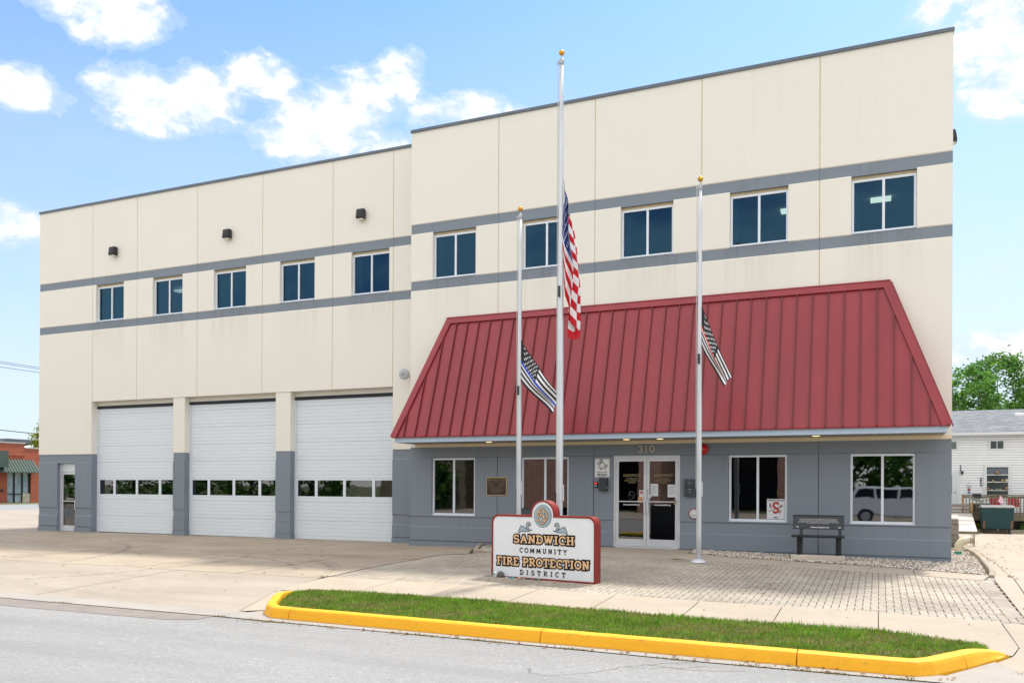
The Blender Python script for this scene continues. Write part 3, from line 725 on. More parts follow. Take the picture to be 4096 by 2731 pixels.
    for _ in range(520):
        k = rnd.random()
        if k < .42: x, y = rnd.uniform(2.4, 6.5), rnd.uniform(0, 17)
        elif k < .62: x, y = 2.2 + rnd.gauss(0, .05), rnd.uniform(-3, 8)
        elif k < .75: x, y = rnd.uniform(-22, -9.5), rnd.uniform(-10, 0)
        elif k < .9: x, y = rnd.uniform(-8, 1), rnd.gauss(-10.72, .05)
        else: x, y = rnd.uniform(-8, 2), rnd.uniform(-9, -2)
        z = gz(x, y) + .012; q = rnd.uniform(0, 2 * pi); l_ = rnd.uniform(.015, .04) * (1.7 if y > 2 else 1)
        c_, s_ = cos(q) * l_, sin(q) * l_
        b.face([(x - c_, y - s_, z), (x + s_ * .5, y - c_ * .5, z + .012), (x + c_, y + s_, z + .006), (x - s_ * .5, y + c_ * .5, z + .014)])
    lv = b.build('dead_leaves', M['dry']); lv['kind'] = 'stuff'
    # gravel stones
    b = MB()
    gp = [(-3.9, -.02), (-3.9, -.72), (-2.75, -1.15), (-.6, -1.39), (.6, -1.72), (1.77, -2.1), (1.85, -1.37), (1.97, 1.2), (2.0, 3.8), (1.4, 3.8), (1.4, -.02)]
    gp2 = [(-9.35, .0), (-9.33, -.33), (-8.72, -1.8), (-8.3, -1.8), (-6.5, -1.2), (-6.5, 0)]
    for pl, num in ((gp, 7600), (gp2, 2400)):
        xs_ = [p[0] for p in pl]; ys_ = [p[1] for p in pl]; c_ = 0
        while c_ < num:
            x = rnd.uniform(min(xs_), max(xs_)); y = rnd.uniform(min(ys_), max(ys_))
            if not in_poly(pl, x, y): continue
            r = rnd.uniform(.012, .030); z = gz(x, y) + rnd.uniform(.0, .018) + r * .3
            ax = [Vector((rnd.gauss(0, 1), rnd.gauss(0, 1), rnd.gauss(0, 1))).normalized() for _ in range(2)]
            a = ax[0]; bb = a.cross(ax[1]).normalized(); cc = a.cross(bb); k = len(b.v); ra, rb, rc = r, r * rnd.uniform(.6, .95), r * rnd.uniform(.5, .8)
            p = Vector((x, y, z))
            b.v += [tuple(p + a * ra), tuple(p - a * ra), tuple(p + bb * rb), tuple(p - bb * rb), tuple(p + cc * rc), tuple(p - cc * rc)]
            for q in ((0, 2, 4), (2, 1, 4), (1, 3, 4), (3, 0, 4), (2, 0, 5), (1, 2, 5), (3, 1, 5), (0, 3, 5)):
                b.f.append(tuple(k + t_ for t_ in q)); b.m.append(0)
            c_ += 1
    m = bpy.data.materials.new('pebble'); m.use_nodes = True; w = NT(m.node_tree); p = m.node_tree.nodes['Principled BSDF']; p.inputs['Roughness'].default_value = .8
    g_n = w.new('ShaderNodeNewGeometry')
    w.put(p.inputs['Base Color'], w.ramp(g_n.outputs['Random Per Island'], [(0, (.16, .13, .10)), (.2, (.42, .38, .33)), (.45, (.62, .56, .48)), (.7, (.72, .69, .64)), (.85, (.50, .33, .20)), (1, (.78, .76, .72))]))
    gv = b.build('gravel', m); gv['kind'] = 'stuff'; 
    # small concrete kerbs at the gravel beds
    def lowkerb(path, w_, hts, name):
        bb = MB(); rows = []
        for i, (x, y) in enumerate(path):
            t = (Vector(path[min(i + 1, len(path) - 1)]) - Vector(path[max(i - 1, 0)])).normalized(); n_ = Vector((-t.y, t.x)); z = gz(x, y); ht = hts[i]
            rows.append([(x + n_.x * u, y + n_.y * u, z + v) for u, v in ((0, -.04), (.008, ht * .85), (.03, ht), (w_ - .03, ht), (w_ - .008, ht * .85), (w_, -.04))])
        for r0, r1 in zip(rows, rows[1:]):
            for k in range(5): bb.face([r0[k], r1[k], r1[k + 1], r0[k + 1]])
        bb.face(rows[0]); bb.face(rows[-1][::-1]); o = bb.build(name, M['stone_kerb']); o['kind'] = 'structure'
    lowkerb([(-8.35, -1.84), (-8.78, -1.86), (-9.1, -1.1), (-9.42, -.33), (-9.5, .0)][::-1], .12, [.10, .10, .10, .09, .03], 'kerb')
    lowkerb([(1.94, -2.2), (1.98, -1.9), (2.0, -1.4), (2.04, -.1), (2.10, 1.2), (2.11, 2.6), (2.09, 3.7), (2.06, 5.0), (2.06, 12)], .11, [.02, .08, .10, .10, .10, .10, .10, .10, .10], 'kerb')
    lowkerb([(2.03, 3.68), (1.4, 3.85)], .12, [.09, .09], 'kerb')
    # tyre marks on the apron: thin worn rubber films
    tm = bpy.data.materials.new('tyre_rubber'); tm.use_nodes = True; w = NT(tm.node_tree); p = tm.node_tree.nodes['Principled BSDF']
    p.inputs['Base Color'].default_value = (.06, .055, .05, 1); p.inputs['Roughness'].default_value = .9
    tcn = w.new('ShaderNodeTexCoord'); w.put(p.inputs['Alpha'], w.m('MULTIPLY', w.ramp(w.noise(tcn.outputs['Object'], 5, 5, .7), [(.40, (0, 0, 0)), (.75, (1, 1, 1))]), .40))
    b = MB()
    for cx, cy, r, a0, a1, wd in [(-12.6, -7.6, 3.2, 20, 95, .16), (-12.9, -7.6, 3.6, 25, 92, .10), (-14.5, -9.5, 5.2, 40, 100, .15), (-17, -6.0, 4.0, -50, 30, .14), (-22, -8, 6, 10, 70, .14), (-24, -4, 6, -60, 10, .12), (-11.5, -5.5, 2.2, 60, 150, .12), (-19, -9, 5, 50, 110, .12), (-15, -3, 4, -80, -20, .12)]:
        n_ = 26; prev = None
        for i in range(n_ + 1):
            q = radians(a0 + (a1 - a0) * i / n_); row = [(cx + cos(q) * (r + s_ * wd), cy + sin(q) * (r + s_ * wd)) for s_ in (-.5, .5)]
            row = [(x, y, gz(x, y) + .006) for x, y in row]
            if prev: b.face([prev[0], prev[1], row[1], row[0]])
            prev = row
    o = b.build('tyre_marks', tm); o['kind'] = 'structure'
    # cracks in the street
    b = MB()
    for path in ([(-3.2, -11.9), (-2.95, -11.95), (-2.6, -11.6), (-2.4, -11.25), (-2.2, -11.1), (-1.9, -10.9), (-1.75, -10.82)], [(-2.4, -11.25), (-2.15, -11.25), (-1.6, -10.95)], [(-3.2, -11.9), (-3.25, -11.7)], [(-2.2, -11.1), (-1.7, -11.15), (-1.2, -11.0)]):
        for (x0, y0), (x1, y1) in zip(path, path[1:]):
            n_ = 6; last = (x0, y0)
            for i in range(1, n_ + 1):
                t = i / n_; x = x0 + (x1 - x0) * t + rnd.gauss(0, .012); y = y0 + (y1 - y0) * t + rnd.gauss(0, .012)
                d = Vector((x - last[0], y - last[1])).normalized(); nn = Vector((-d.y, d.x)) * .0026
                b.face([(last[0] - nn.x, last[1] - nn.y, gz(*last) + .004), (x - nn.x, y - nn.y, gz(x, y) + .004), (x + nn.x, y + nn.y, gz(x, y) + .004), (last[0] + nn.x, last[1] + nn.y, gz(*last) + .004)]); last = (x, y)
    o = b.build('street_cracks', M['joint']); o['kind'] = 'structure'


build_ground()

# ================================================================== FIRE STATION
XL, XM, XR = -27.18, -11.60, 1.385     # left end, step between the blocks, right end
YL = 0.786                              # the bay block stands back by this much
ZT = 11.11
ST = empty('fire_station', (-12, 0.4, 0), 'two storey cream and grey fire station with red metal canopy and three white bay doors', 'fire station')
UP = (7.10, 8.35)
winL = [(-24.40 + 2.584 * k, -23.113 + 2.584 * k) for k in range(5)]
winR = [(-10.935 + 2.590 * k, -9.648 + 2.590 * k) for k in range(5)]
winLow = [winR[0], winR[1], winR[3], winR[4]]
BAYS = [(-24.59, -20.92), (-20.43, -16.79), (-16.24, -12.645)]
PI_ = [(-20.92, -20.43), (-16.79, -16.24)]
DOOR = (-5.913, -4.284, .147, 2.34)
SIDE = (-26.247, -25.369, -.05, 2.32)


def wall_block(x0, x1, yb, opens, joints, low_parts, base_off, gz0):
    bands = [(gz0, .12, 'base', base_off), (.12, .15, 'base', .024), (.15, .49, 'base', 0), (.49, .79, 'base', .024), (.79, 2.33, 'base', 0), (2.33, 2.62, 'base', .024),
             (2.62, 6.82, 'wall', 0), (6.82, 7.10, 'stripe_low', .02), (7.10, 8.35, 'wall', 0), (8.35, 8.63, 'stripe_high', .02), (8.63, ZT, 'wall', 0)]
    groups = {}
    for z0, z1, part, off in bands:
        cuts = sorted(set([z0, z1] + [z for o in opens for z in (o[2], o[3]) if z0 < z < z1]))
        for a, c in zip(cuts, cuts[1:]):
            iv = [(x0, x1)]
            holes = [(o[0], o[1]) for o in opens if o[2] < c - 1e-6 and o[3] > a + 1e-6]
            if part == 'wall': holes += [(j - .011, j + .011) for j in joints]
            elif part == 'base': holes += [(j - .009, j + .009) for j in joints if low_parts]
            else: holes += [(j - .004, j + .004) for j in joints]
            for h0, h1 in holes:
                nv = []
                for p, q in iv:
                    if h1 <= p or h0 >= q: nv.append((p, q))
                    else:
                        if h0 > p + 1e-4: nv.append((p, h0))
                        if h1 < q - 1e-4: nv.append((h1, q))
                iv = nv
            b = groups.setdefault(part, MB()) if part != 'base' else groups.setdefault('base' if x0 > -20 or iv[0][0] > -20 else 'base_left', MB())
            if part == 'base' and x0 < -20:
                for p, q in iv: groups.setdefault('base_left' if q < -20 else 'base', MB()).box(p, q, yb + off, yb + .30, a, c)
                ivs = iv
            else: ivs = None
            if ivs is None:
                for p, q in iv: b.box(p, q, yb + off, yb + .30, a, c)
            e = .03
            if part == 'base' and off == 0:      # bevelled arrises above and below the proud courses
                for p, q in iv:
                    if ivs is not None: b = groups['base_left' if q < -20 else 'base']
                    if abs(c - z1) < 1e-6: b.prism([(yb, c), (yb + .024, c + e), (yb + .024, c)], lambda u, v, t: (t, u, v), p, q)
                    if abs(a - z0) < 1e-6: b.prism([(yb, a), (yb + .024, a), (yb + .024, a - e)], lambda u, v, t: (t, u, v), p, q)
            if part == 'wall':
                for p, q in iv:
                    if abs(c - z1) < 1e-6 and z1 < ZT - .1: b.prism([(yb, c), (yb + .022, c + .02), (yb + .022, c)], lambda u, v, t: (t, u, v), p, q)
                    if abs(a - z0) < 1e-6 and z0 > 3: b.prism([(yb, a), (yb + .022, a), (yb + .022, a - .02)], lambda u, v, t: (t, u, v), p, q)
    groups['wall'].build('wall', M['cream'], ST)
    groups['base'].build('wall_base', M['grey'], ST)
    if 'base_left' in groups: groups['base_left'].build('wall_base', M['grey'], ST)
    groups['stripe_low'].build('stripe', M['grey'], ST); groups['stripe_high'].build('stripe', M['grey'], ST)
    for j in joints:
        for z0, z1 in ((2.62, 6.82), (7.10, 8.35), (8.63, ZT)):
            if any(o[0] < j < o[1] and o[2] < z1 and o[3] > z0 for o in opens): z0 = max(z0, 4.42)
            box_part('joint_sealant', (j - .013, j + .013, yb + .006, yb + .02, z0, z1), M['sealant'], ST)
        for z0, z1 in ((6.82, 7.10), (8.35, 8.63)): box_part('joint_sealant', (j - .012, j + .012, yb + .03, yb + .04, z0, z1), M['grey_joint'], ST)
        if low_parts: box_part('joint_sealant', (j - .012, j + .012, yb + .026, yb + .04, -.1, 2.62), M['grey_joint'], ST)


openL = [(a, c, *UP) for a, c in winL] + [(BAYS[0][0], BAYS[2][1], -1, 4.405), SIDE]
openR = [(a, c, *UP) for a, c in winR] + [(a, c, .812, 2.34) for a, c in winLow] + [DOOR]
wall_block(XL, XM + .0, YL, openL, [-24.561, -22.51, -19.906, -17.306, -14.715, -12.647], False, -.03, -.12)
wall_block(XM, XR, 0.0, openR, [-9.01, -6.408, -3.809, -1.223], True, -.012, -.12)
# end walls, back and floors
b = MB()
b.box(XM, XM + .3, .302, YL + .3, -.1, ZT - .003); b.build('wall', M['cream'], ST); b = MB()
b.box(XR - .3, XR - .004, .302, 18, -.1, ZT - .003); b.box(XL + .004, XL + .3, YL + .302, 18, -.1, ZT - .003); b.box(XL + .004, XR - .004, 18, 18.3, -.1, ZT - .003)
b.build('wall', M['cream'], ST)
b = MB(); b.box(XL + .3, XR - .3, YL + .31, 17.9, ZT - .5, ZT - .3); b.build('roof', M['roofing'], ST)
b = MB(); b.box(XL + .31, XR - .31, YL + .32, 17.8, 4.9, 5.2); b.box(XM + .31, XR - .31, .32, YL + .31, 4.9, 5.2)
b.box(XL + .31, XR - .31, YL + .32, 17.8, 8.80, 8.9); b.box(XM + .31, XR - .31, .32, YL + .31, 8.80, 8.9); b.box(XL + .31, XR - .31, 6.5, 6.7, 5.2, 8.80); b.box(XL + .31, XR - .31, 5.5, 5.7, 0, 4.9)
b.build('interior_walls', M['interior'], ST)
# copings
b = MB(); b.box(XL - .02, XM - .002, YL - .025, YL + .34, ZT, ZT + .07); b.box(XL - .02, XM - .002, YL - .035, YL - .005, ZT - .015, ZT + .055); b.build('coping', M['coping'], ST, bevel=.006)
b = MB(); b.box(XM - .02, XR + .02, -.025, .34, ZT, ZT + .07); b.box(XM - .02, XR + .02, -.035, -.005, ZT - .015, ZT + .055)
b.box(XR - .33, XR + .02, .345, 18.3, ZT, ZT + .07); b.box(XM - .02, XM + .33, .345, 1.2, ZT + .001, ZT + .069); b.build('coping', M['coping'], ST, bevel=.006)


def window(x0, x1, z0, z1, yb, gm, blinds=0, fw=.050, rec=.085, top=.07, lowgap=.012):
    """two-light aluminium window set back in its opening"""
    y = yb + rec; zt = z1 - top; zb = z0 + lowgap; b = MB()
    b.box(x0 + .004, x1 - .004, y, y + .06, zt - fw, zt); b.box(x0 + .004, x1 - .004, y, y + .06, zb, zb + fw)
    b.box(x0 + .004, x0 + .004 + fw, y, y + .06, zb + fw, zt - fw); b.box(x1 - .004 - fw, x1 - .004, y, y + .06, zb + fw, zt - fw)
    xm = (x0 + x1) / 2; b.box(xm - .026, xm + .026, y, y + .06, zb + fw, zt - fw)
    w = b.build('window', M['frame'], ST)
    if top > .03:
        hb = MB(); hb.box(x0 + .003, x1 - .003, y + .012, y + .10, zt, z1 - .002); hb.build('head_trim', M['sealant'], w)
    sb = MB(); sb.box(x0 + .002, x1 - .002, yb + .004, y - .002, z0 + .0005, z0 + lowgap); sb.build('sill', M['frame'], w)
    for a, c in ((x0 + .004 + fw, xm - .026), (xm + .026, x1 - .004 - fw)):
        p = MB(); p.face([(a, y + .035, zb + fw), (c, y + .035, zb + fw), (c, y + .035, zt - fw), (a, y + .035, zt - fw)]); p.build('pane', gm, w)
    if blinds:
        bl = MB(); z = zb + fw + .01
        while z < zt - fw:
            bl.face([(x0 + .06, y + .115, z), (x1 - .06, y + .115, z), (x1 - .06, y + .150, z + .034), (x0 + .06, y + .150, z + .034)]); z += .042
        bl.build('blind', M['blind'], w)
    else:
        bl = MB()   # side curtain strip of the room seen at the left jamb
        bl.box(x0 + .06, x0 + .16, y + .2, y + .22, zb, zt); bl.build('curtain', M['blind'], w)
    return w


def stain_mat():
    m = bpy.data.materials.new('rain_stain'); m.use_nodes = True; w = NT(m.node_tree); p = m.node_tree.nodes['Principled BSDF']
    p.inputs['Base Color'].default_value = (.20, .16, .11, 1); p.inputs['Roughness'].default_value = .9; p.inputs['Specular IOR Level'].default_value = 0
    tc = w.new('ShaderNodeTexCoord'); st = w.noise(w.mapv(tc.outputs['Object'], (14, 1, .25)), 1.0, 6, .75)
    sp = w.new('ShaderNodeSeparateXYZ'); w.l.new(tc.outputs['Object'], sp.inputs[0])
    fade = w.m('POWER', w.m('MULTIPLY', w.m('SUBTRACT', sp.outputs[2], 5.3), 1 / 1.79, clamp=True), 1.6)
    w.put(p.inputs['Alpha'], w.m('MULTIPLY', w.m('MULTIPLY', w.ramp(st, [(.42, (0, 0, 0)), (.72, (1, 1, 1))]), fade), .15)); return m


M['stain'] = stain_mat()


def rain_stain(x0, x1, yb):
    for z0, z1, y in ((6.84, 7.085, yb + .0175), (5.30, 6.80, yb - .002)):
        b = MB(); b.face([(x0 - .12, y, z0), (x1 + .12, y, z0), (x1 + .12, y, z1), (x0 - .12, y, z1)]); b.build('rain_stain', M['stain'], ST)


for a, c in winL: rain_stain(a, c, YL)
for a, c in winR[:1]: rain_stain(a, c, 0.0)
for a, c in winR[1:]: rain_stain(a, c, 0.0)
for k, (a, c) in enumerate(winL): window(a, c, *UP, YL, M['glass_up'], blinds=(k < 3))
for k, (a, c) in enumerate(winR): window(a, c, *UP, 0.0, M['glass_up'])
low_win = [window(a, c, .812, 2.34, 0.0, M['glass_low'], fw=.048, rec=.05, top=.012) for a, c in winLow]
# ceiling lights inside the upper rooms
b = MB(); b.box(-.22, .25, 3.0, 3.22, 8.72, 8.79); b.build('ceiling_light', M['tube_lit'], ST)
b = MB(); b.box(-2.36, -1.7, 3.0, 3.25, 8.72, 8.79); b.build('ceiling_light', M['tube_lit'], ST)
b = MB(); b.box(-23.69, -23.2, 3.5, 3.75, 8.66, 8.73); b.build('ceiling_light', M['tube_lit'], ST)
# poster in the third lower window and air conditioner in the second
lw = low_win[2]; x0, x1 = winLow[2]; yy = .05 + .028
b = MB(); b.box(x1 - .445, x1 - .06, yy, yy + .004, .885, 1.335); po = b.build('poster', M['paper'], lw)
text_obj('lettering', 'SANDWICH CUSD #430', .042, M['ink'], lw, (x1 - .255, yy - .002, 1.300), sx=.80, bold=.001)
text_obj('lettering', 'PRIDE', .042, M['ink'], lw, (x1 - .255, yy - .002, .915), sx=.9, bold=.001)
b = MB(); pl = Plane((x1 - .36, yy - .003, 1.0), (1, 0, 0), (0, 0, 1), (0, -1, 0))
s_ = [(.05, .06), (.10, .02), (.16, .05), (.15, .11), (.09, .14), (.05, .19), (.08, .24), (.14, .25), (.17, .21)]
b.tube([pl(u, v) for u, v in s_], .026, 8, 0, flat=(pl.n, .0014))
b.tube([pl(-.05, .05), pl(.1, .11), pl(.24, .18)], .008, 6, 1, flat=(pl.n, .0018)); b.tube([pl(.2, .14), pl(.26, .185), pl(.19, .19)], .012, 6, 1, flat=(pl.n, .0018))
b.tube([pl(.0, .24), pl(-.02, .17), pl(.03, .12)], [.012, .02, .006], 6, 1, flat=(pl.n, .0018)); b.tube([pl(.19, .1), pl(.21, .05), pl(.18, .0)], [.008, .016, .004], 6, 1, flat=(pl.n, .0018))
b.build('emblem', [mat('emblem_red', (.42, .03, .02), .6), mat('emblem_dark', (.2, .08, .08), .6)], lw)
lw = low_win[1]; x0, x1 = winLow[1]
b = MB(); b.box(x0 + .055, x0 + .60, .14, .55, .87, 1.22)
for i in range(9): b.box(x0 + .07, x0 + .58, .132, .139, .90 + i * .033, .915 + i * .033, 1)
b.build('air_conditioner', [mat('unit_grey', (.20, .25, .26), .6), mat('unit_fin', (.32, .38, .40), .6)], lw)


# bay doors
def bay_door(x0, x1):
    y = YL + .26; b = MB(); zs = []; z = -.03
    sec = [(-.03, 1.20), (1.80, 4.19)]
    for s0, s1 in sec:
        n_ = round((s1 - s0) / .107); hgt = (s1 - s0) / n_
        for i in range(n_):
            za, zb = s0 + i * hgt, s0 + (i + 1) * hgt; g_ = .010 if i % 5 else .014; d_ = .007 if i % 5 else .012
            b.face([(x0, y, za + g_), (x1, y, za + g_), (x1, y, zb - g_ * .2), (x0, y, zb - g_ * .2)])
            b.face([(x0, y + d_, za), (x1, y + d_, za), (x1, y, za + g_), (x0, y, za + g_)])
            b.face([(x0, y, zb - g_ * .2), (x1, y, zb - g_ * .2), (x1, y + d_, zb), (x0, y + d_, zb)])
    b.box(x0, x1, y - .003, y + .04, 1.745, 1.80); b.box(x0, x1, y - .003, y + .04, 1.20, 1.262)
    W_ = x1 - x0
    st = [0, .10, .10 + .65, .84, .84 + .94, 1.87, 1.87 + .94, 2.905, 2.905 + .66, 3.66]
    k = W_ / st[-1]; st = [x0 + s * k for s in st]
    for a, c in zip(st[0::2], st[1::2]): b.box(a, c, y - .003, y + .04, 1.262, 1.745)
    d = b.build('garage_door', M['garage'], ST)
    for a, c in zip(st[1::2], st[2::2]):
        p = MB(); p.face([(a, y + .02, 1.262), (c, y + .02, 1.262), (c, y + .02, 1.745), (a, y + .02, 1.745)]); p.build('pane', M['glass_gar'], d)
    q = MB(); q.box(x0, x1, y - .02, y + .06, 4.185, 4.265); q.tube([(x0, y - .02, 4.19), (x1, y - .02, 4.19)], .028, 8); q.build('weather_seal', M['rubber'], d)
    q = MB(); q.box(x0 + .06, x1, y - .008, y + .03, -.075, -.032); q.build('weather_seal', M['rubber'], d)
    q = MB(); q.box(x0 + .001, x0 + .055, y - .03, y - .004, -.08, 4.18); q.build('door_track', M['frame'], d); q = MB(); q.box(x1 - .055, x1 - .001, y - .03, y - .004, -.08, 4.18); q.build('door_track', M['frame'], d)
    q = MB(); q.box(x0, x1, y - .006, y + .05, 4.266, 4.404); q.build('door_header', M['cream'], d)


for a, c in BAYS: bay_door(a, c)
for a, c in PI_:
    b = MB(); b.box(a, c, YL + .025, YL + .34, 2.62, 4.404); p = b.build('pier', M['cream'], ST)
    b = MB()
    for z0, z1, off in ((-.12, .12, -.012), (.12, .135, .012), (.135, .49, 0), (.49, .50, .02), (.50, .79, .014), (.79, 2.33, 0), (2.33, 2.62, .016)):
        b.box(a - (.006 if off < 0 else 0) + max(off, 0) * .5, c + (.02 if off < 0 else 0) - max(off, 0) * .5, YL + .025 + off, YL + .34, z0, z1)
    b.build('pier_base', M['grey'], p)

# side door at the left end
y = YL + .11; x0, x1, z0, z1 = SIDE
b = MB(); b.box(x0 + .003, x0 + .05, y, y + .1, z0, z1 - .003); b.box(x1 - .05, x1 - .003, y, y + .1, z0, z1 - .003); b.box(x0 + .05, x1 - .05, y, y + .1, 2.02, 2.08); b.box(x0 + .05, x1 - .05, y + .01, y + .05, 2.08, 2.317); b.build('door_frame', M['alu'], ST)
b = MB(); a, c = x0 + .054, x1 - .054; zb = -.04
b.box(a, a + .085, y + .02, y + .06, zb, 2.015); b.box(c - .085, c, y + .02, y + .06, zb, 2.015); b.box(a + .085, c - .085, y + .02, y + .06, zb, zb + .20); b.box(a + .085, c - .085, y + .02, y + .06, 1.93, 2.015)
dl = b.build('door_leaf', M['alu'], ST)
p = MB(); p.face([(a + .085, y + .04, zb + .2), (c - .085, y + .04, zb + .2), (c - .085, y + .04, 1.93), (a + .085, y + .04, 1.93)]); p.build('pane', M['glass_gar'], dl)
p = MB(); p.box(a + .09, c - .06, y - .01, y + .015, .99, 1.02); p.box(c - .07, c - .04, y - .03, y + .015, .72, 1.05); p.box(c - .075, c - .035, y - .005, y + .018, 1.1, 1.38); p.build('handle', M['alu'], dl)
for zz in (.15, 1.0, 1.85):
    p = MB(); p.tube([(a - .004, y + .012, zz - .05), (a - .004, y + .012, zz + .05)], .011, 6); p.build('hinge', M['steel'], dl)
text_obj('lettering', 'Public Entrance to South', .05, M['text_white'], dl, ((a + c) / 2 + .02, y + .034, 1.085), sx=.72, bold=.001)

# main entrance
x0, x1, z0, z1 = DOOR; y = .03
b = MB(); b.box(x0 + .003, x0 + .055, y, y + .11, z0, z1 - .003); b.box(x1 - .055, x1 - .003, y, y + .11, z0, z1 - .003); b.box(x0 + .055, x1 - .055, y, y + .11, z1 - .055, z1 - .003); b.box(x0 + .055, x1 - .055, y - .02, y + .11, z0 - .02, z0 + .018)
b.build('door_frame', M['alu'], ST)
xm = (x0 + x1) / 2
for side, (a, c) in enumerate(((x0 + .058, xm - .004), (xm + .004, x1 - .058))):
    zb, zt = z0 + .022, z1 - .06; b = MB(); yy = y + .022; sw = .066
    b.box(a, a + sw, yy, yy + .045, zb, zt); b.box(c - sw, c, yy, yy + .045, zb, zt); b.box(a + sw, c - sw, yy, yy + .045, zt - .075, zt); b.box(a + sw, c - sw, yy, yy + .045, zb, zb + .17)
    b.box(a + sw, c - sw, yy - .004, yy - .001, zb + .005, zb + .05)
    dl = b.build('door_leaf', M['alu'], ST)
    ga, gb, g0, g1 = a + sw, c - sw, zb + .17, zt - .075
    p = MB(); p.face([(ga, yy + .022, g0), (gb, yy + .022, g0), (gb, yy + .022, g1), (ga, yy + .022, g1)]); p.build('pane', M['glass_low'], dl)
    p = MB(); p.box(ga - .03, gb + .01, yy - .03, yy - .008, 1.228, 1.252); hx = (c - .05) if side == 0 else a + .005
    p.box(hx, hx + .045, yy - .055, yy - .008, .975, 1.265); p.build('handle', M['alu'], dl)
    for zz in (.36, 1.26, 2.12):
        hxx = a - .004 if side == 0 else c + .004
        p = MB(); p.tube([(hxx, yy - .008, zz - .06), (hxx, yy - .008, zz + .06)], .012, 6); p.build('hinge', M['steel'], dl)
    cx = (ga + gb) / 2; ty = yy + .016
    text_obj('lettering', 'www.sandwichfd.org', .055, M['text_white'], dl, (cx, ty, 1.165), sx=.86, bold=.0012)
    text_obj('lettering', 'SANDWICH', .088, M['gold_dim'], dl, (cx + .02, ty, 1.865), sx=.95, bold=.002)
    text_obj('lettering', 'COMMUNITY\nFIRE PROTECTION\nDISTRICT', .05, M['gold_dim'], dl, (cx + .02, ty, 1.74), sx=.9, bold=.001, space=.95)
    q = MB(); pl = Plane((cx, ty, 1.39), (1, 0, 0), (0, 0, 1), (0, -1, 0))
    for pts in ([(-.06, -.06), (-.06, .08), (.0, .08)], [(-.06, .01), (-.01, .01)], arc(.03, .0, .05, .08, 90, -90), arc(0, .05, .04, .05, 40, 265) + arc(0, -.05, .045, .05, 85, -140)):
        q.tube([pl(u, v) for u, v in pts], .007, 6, 0, flat=(pl.n, .001))
    q.build('emblem', mat('dim_emblem', (.05, .055, .045), .6), dl)
    if side == 1:
        p = MB(); p.box(xm + .0, xm + .035, yy - .008, yy - .001, 1.28, 1.53); p.build('lock_plate', M['steel'], dl)
        for qa, qb, za, zc in ((-5.005, -4.822, 1.375, 1.665), (-4.592, -4.405, 1.350, 1.650), (-5.05, -4.99, 1.33, 1.41)):
            p = MB(); p.box(qa, qb, yy + .016, yy + .019, za, zc); p.build('paper_notice', M['paper'], dl)
            if zc - za > .2:
                q = MB()
                for i in range(9): q.box(qa + .02, qb - .02 - .03 * (i % 3 == 2), yy + .0148, yy + .0156, zc - .05 - i * .024, zc - .043 - i * .024)
                q.build('notice_print', mat('grey_print', (.25, .26, .28), .7), dl)
        p = MB(); p.box(-4.43, -4.39, yy - .03, yy - .006, 1.17, 1.29); p.build('door_tag', mat('brown_tag', (.33, .25, .13), .6), dl)
    else:
        p = MB(); p.box(-5.283, -5.178, yy + .016, yy + .019, 1.345, 1.515); p.build('sticker', M['paper'], dl)
        p = MB(); p.box(-5.305, -5.180, yy + .0125, yy + .0155, 1.225, 1.335); p.build('sticker', mat('yellow_sticker', (.72, .50, .22), .6), dl)
        q = MB()
        for (sx, sz, r) in ((-5.23, 1.455, .034), (-5.243, 1.280, .042)):
            q.tube([(sx + r * cos(t * pi / 8), yy + .0115, sz + r * sin(t * pi / 8)) for t in range(17)], .0065, 6, 0, flat=((0, -1, 0), .001))
            q.tube([(sx - r * .7, yy + .0115, sz + r * .7), (sx + r * .7, yy + .0115, sz - r * .7)], .006, 6, 0, flat=((0, -1, 0), .0012))
            q.tube([(sx - r * .5, yy + .0118, sz + .004), (sx + r * .6, yy + .0118, sz + .006)], .008, 6, 1, flat=((0, -1, 0), .0006))
        q.build('sticker_symbol', [mat('symbol_red', (.45, .02, .02), .6), M['ink']], dl)
# house number
b = MB(); pl = Plane((0, -.006, 0), (1, 0, 0), (0, 0, 1), (0, -1, 0))
word(b, '310', -5.295, -4.90, 2.425, .150, pl, .014, .010, 0, thin=.6, track=.22); b.build('house_number', mat('number_gold', (.66, .60, .44), .45), ST)

# canopy
ex0, ex1, ez, ey = -11.51, 1.288, 2.852, -1.10; tx0, tx1, tz = -10.46, .19, 6.01
b = MB(); th = .03
b.face([(ex0, ey, ez), (ex1, ey, ez), (tx1, -.004, tz), (tx0, -.004, tz)])
b.face([(ex0, -.004, ez), (ex0, ey, ez), (tx0, -.004, tz)]); b.face([(ex1, ey, ez), (ex1, -.004, ez), (tx1, -.004, tz)])
b.face([(ex0, ey, ez - th), (ex1, ey, ez - th), (ex1, ey, ez), (ex0, ey, ez)]); b.face([(ex0, -.004, ez - th), (ex0, ey, ez - th), (ex0, ey, ez), (ex0, -.004, ez)]); b.face([(ex1, ey, ez - th), (ex1, -.004, ez - th), (ex1, -.004, ez), (ex1, ey, ez)])
b.face([(ex0, -.004, ez - th), (ex1, -.004, ez - th), (ex1, ey, ez - th), (ex0, ey, ez - th)])
cr = b.build('canopy_roof', M['red_roof'], ST)
up = Vector((0, -ey - .004, tz - ez)); L = up.length; upn = up.normalized(); nrm = Vector((0, -upn.z, upn.y))
b = MB()
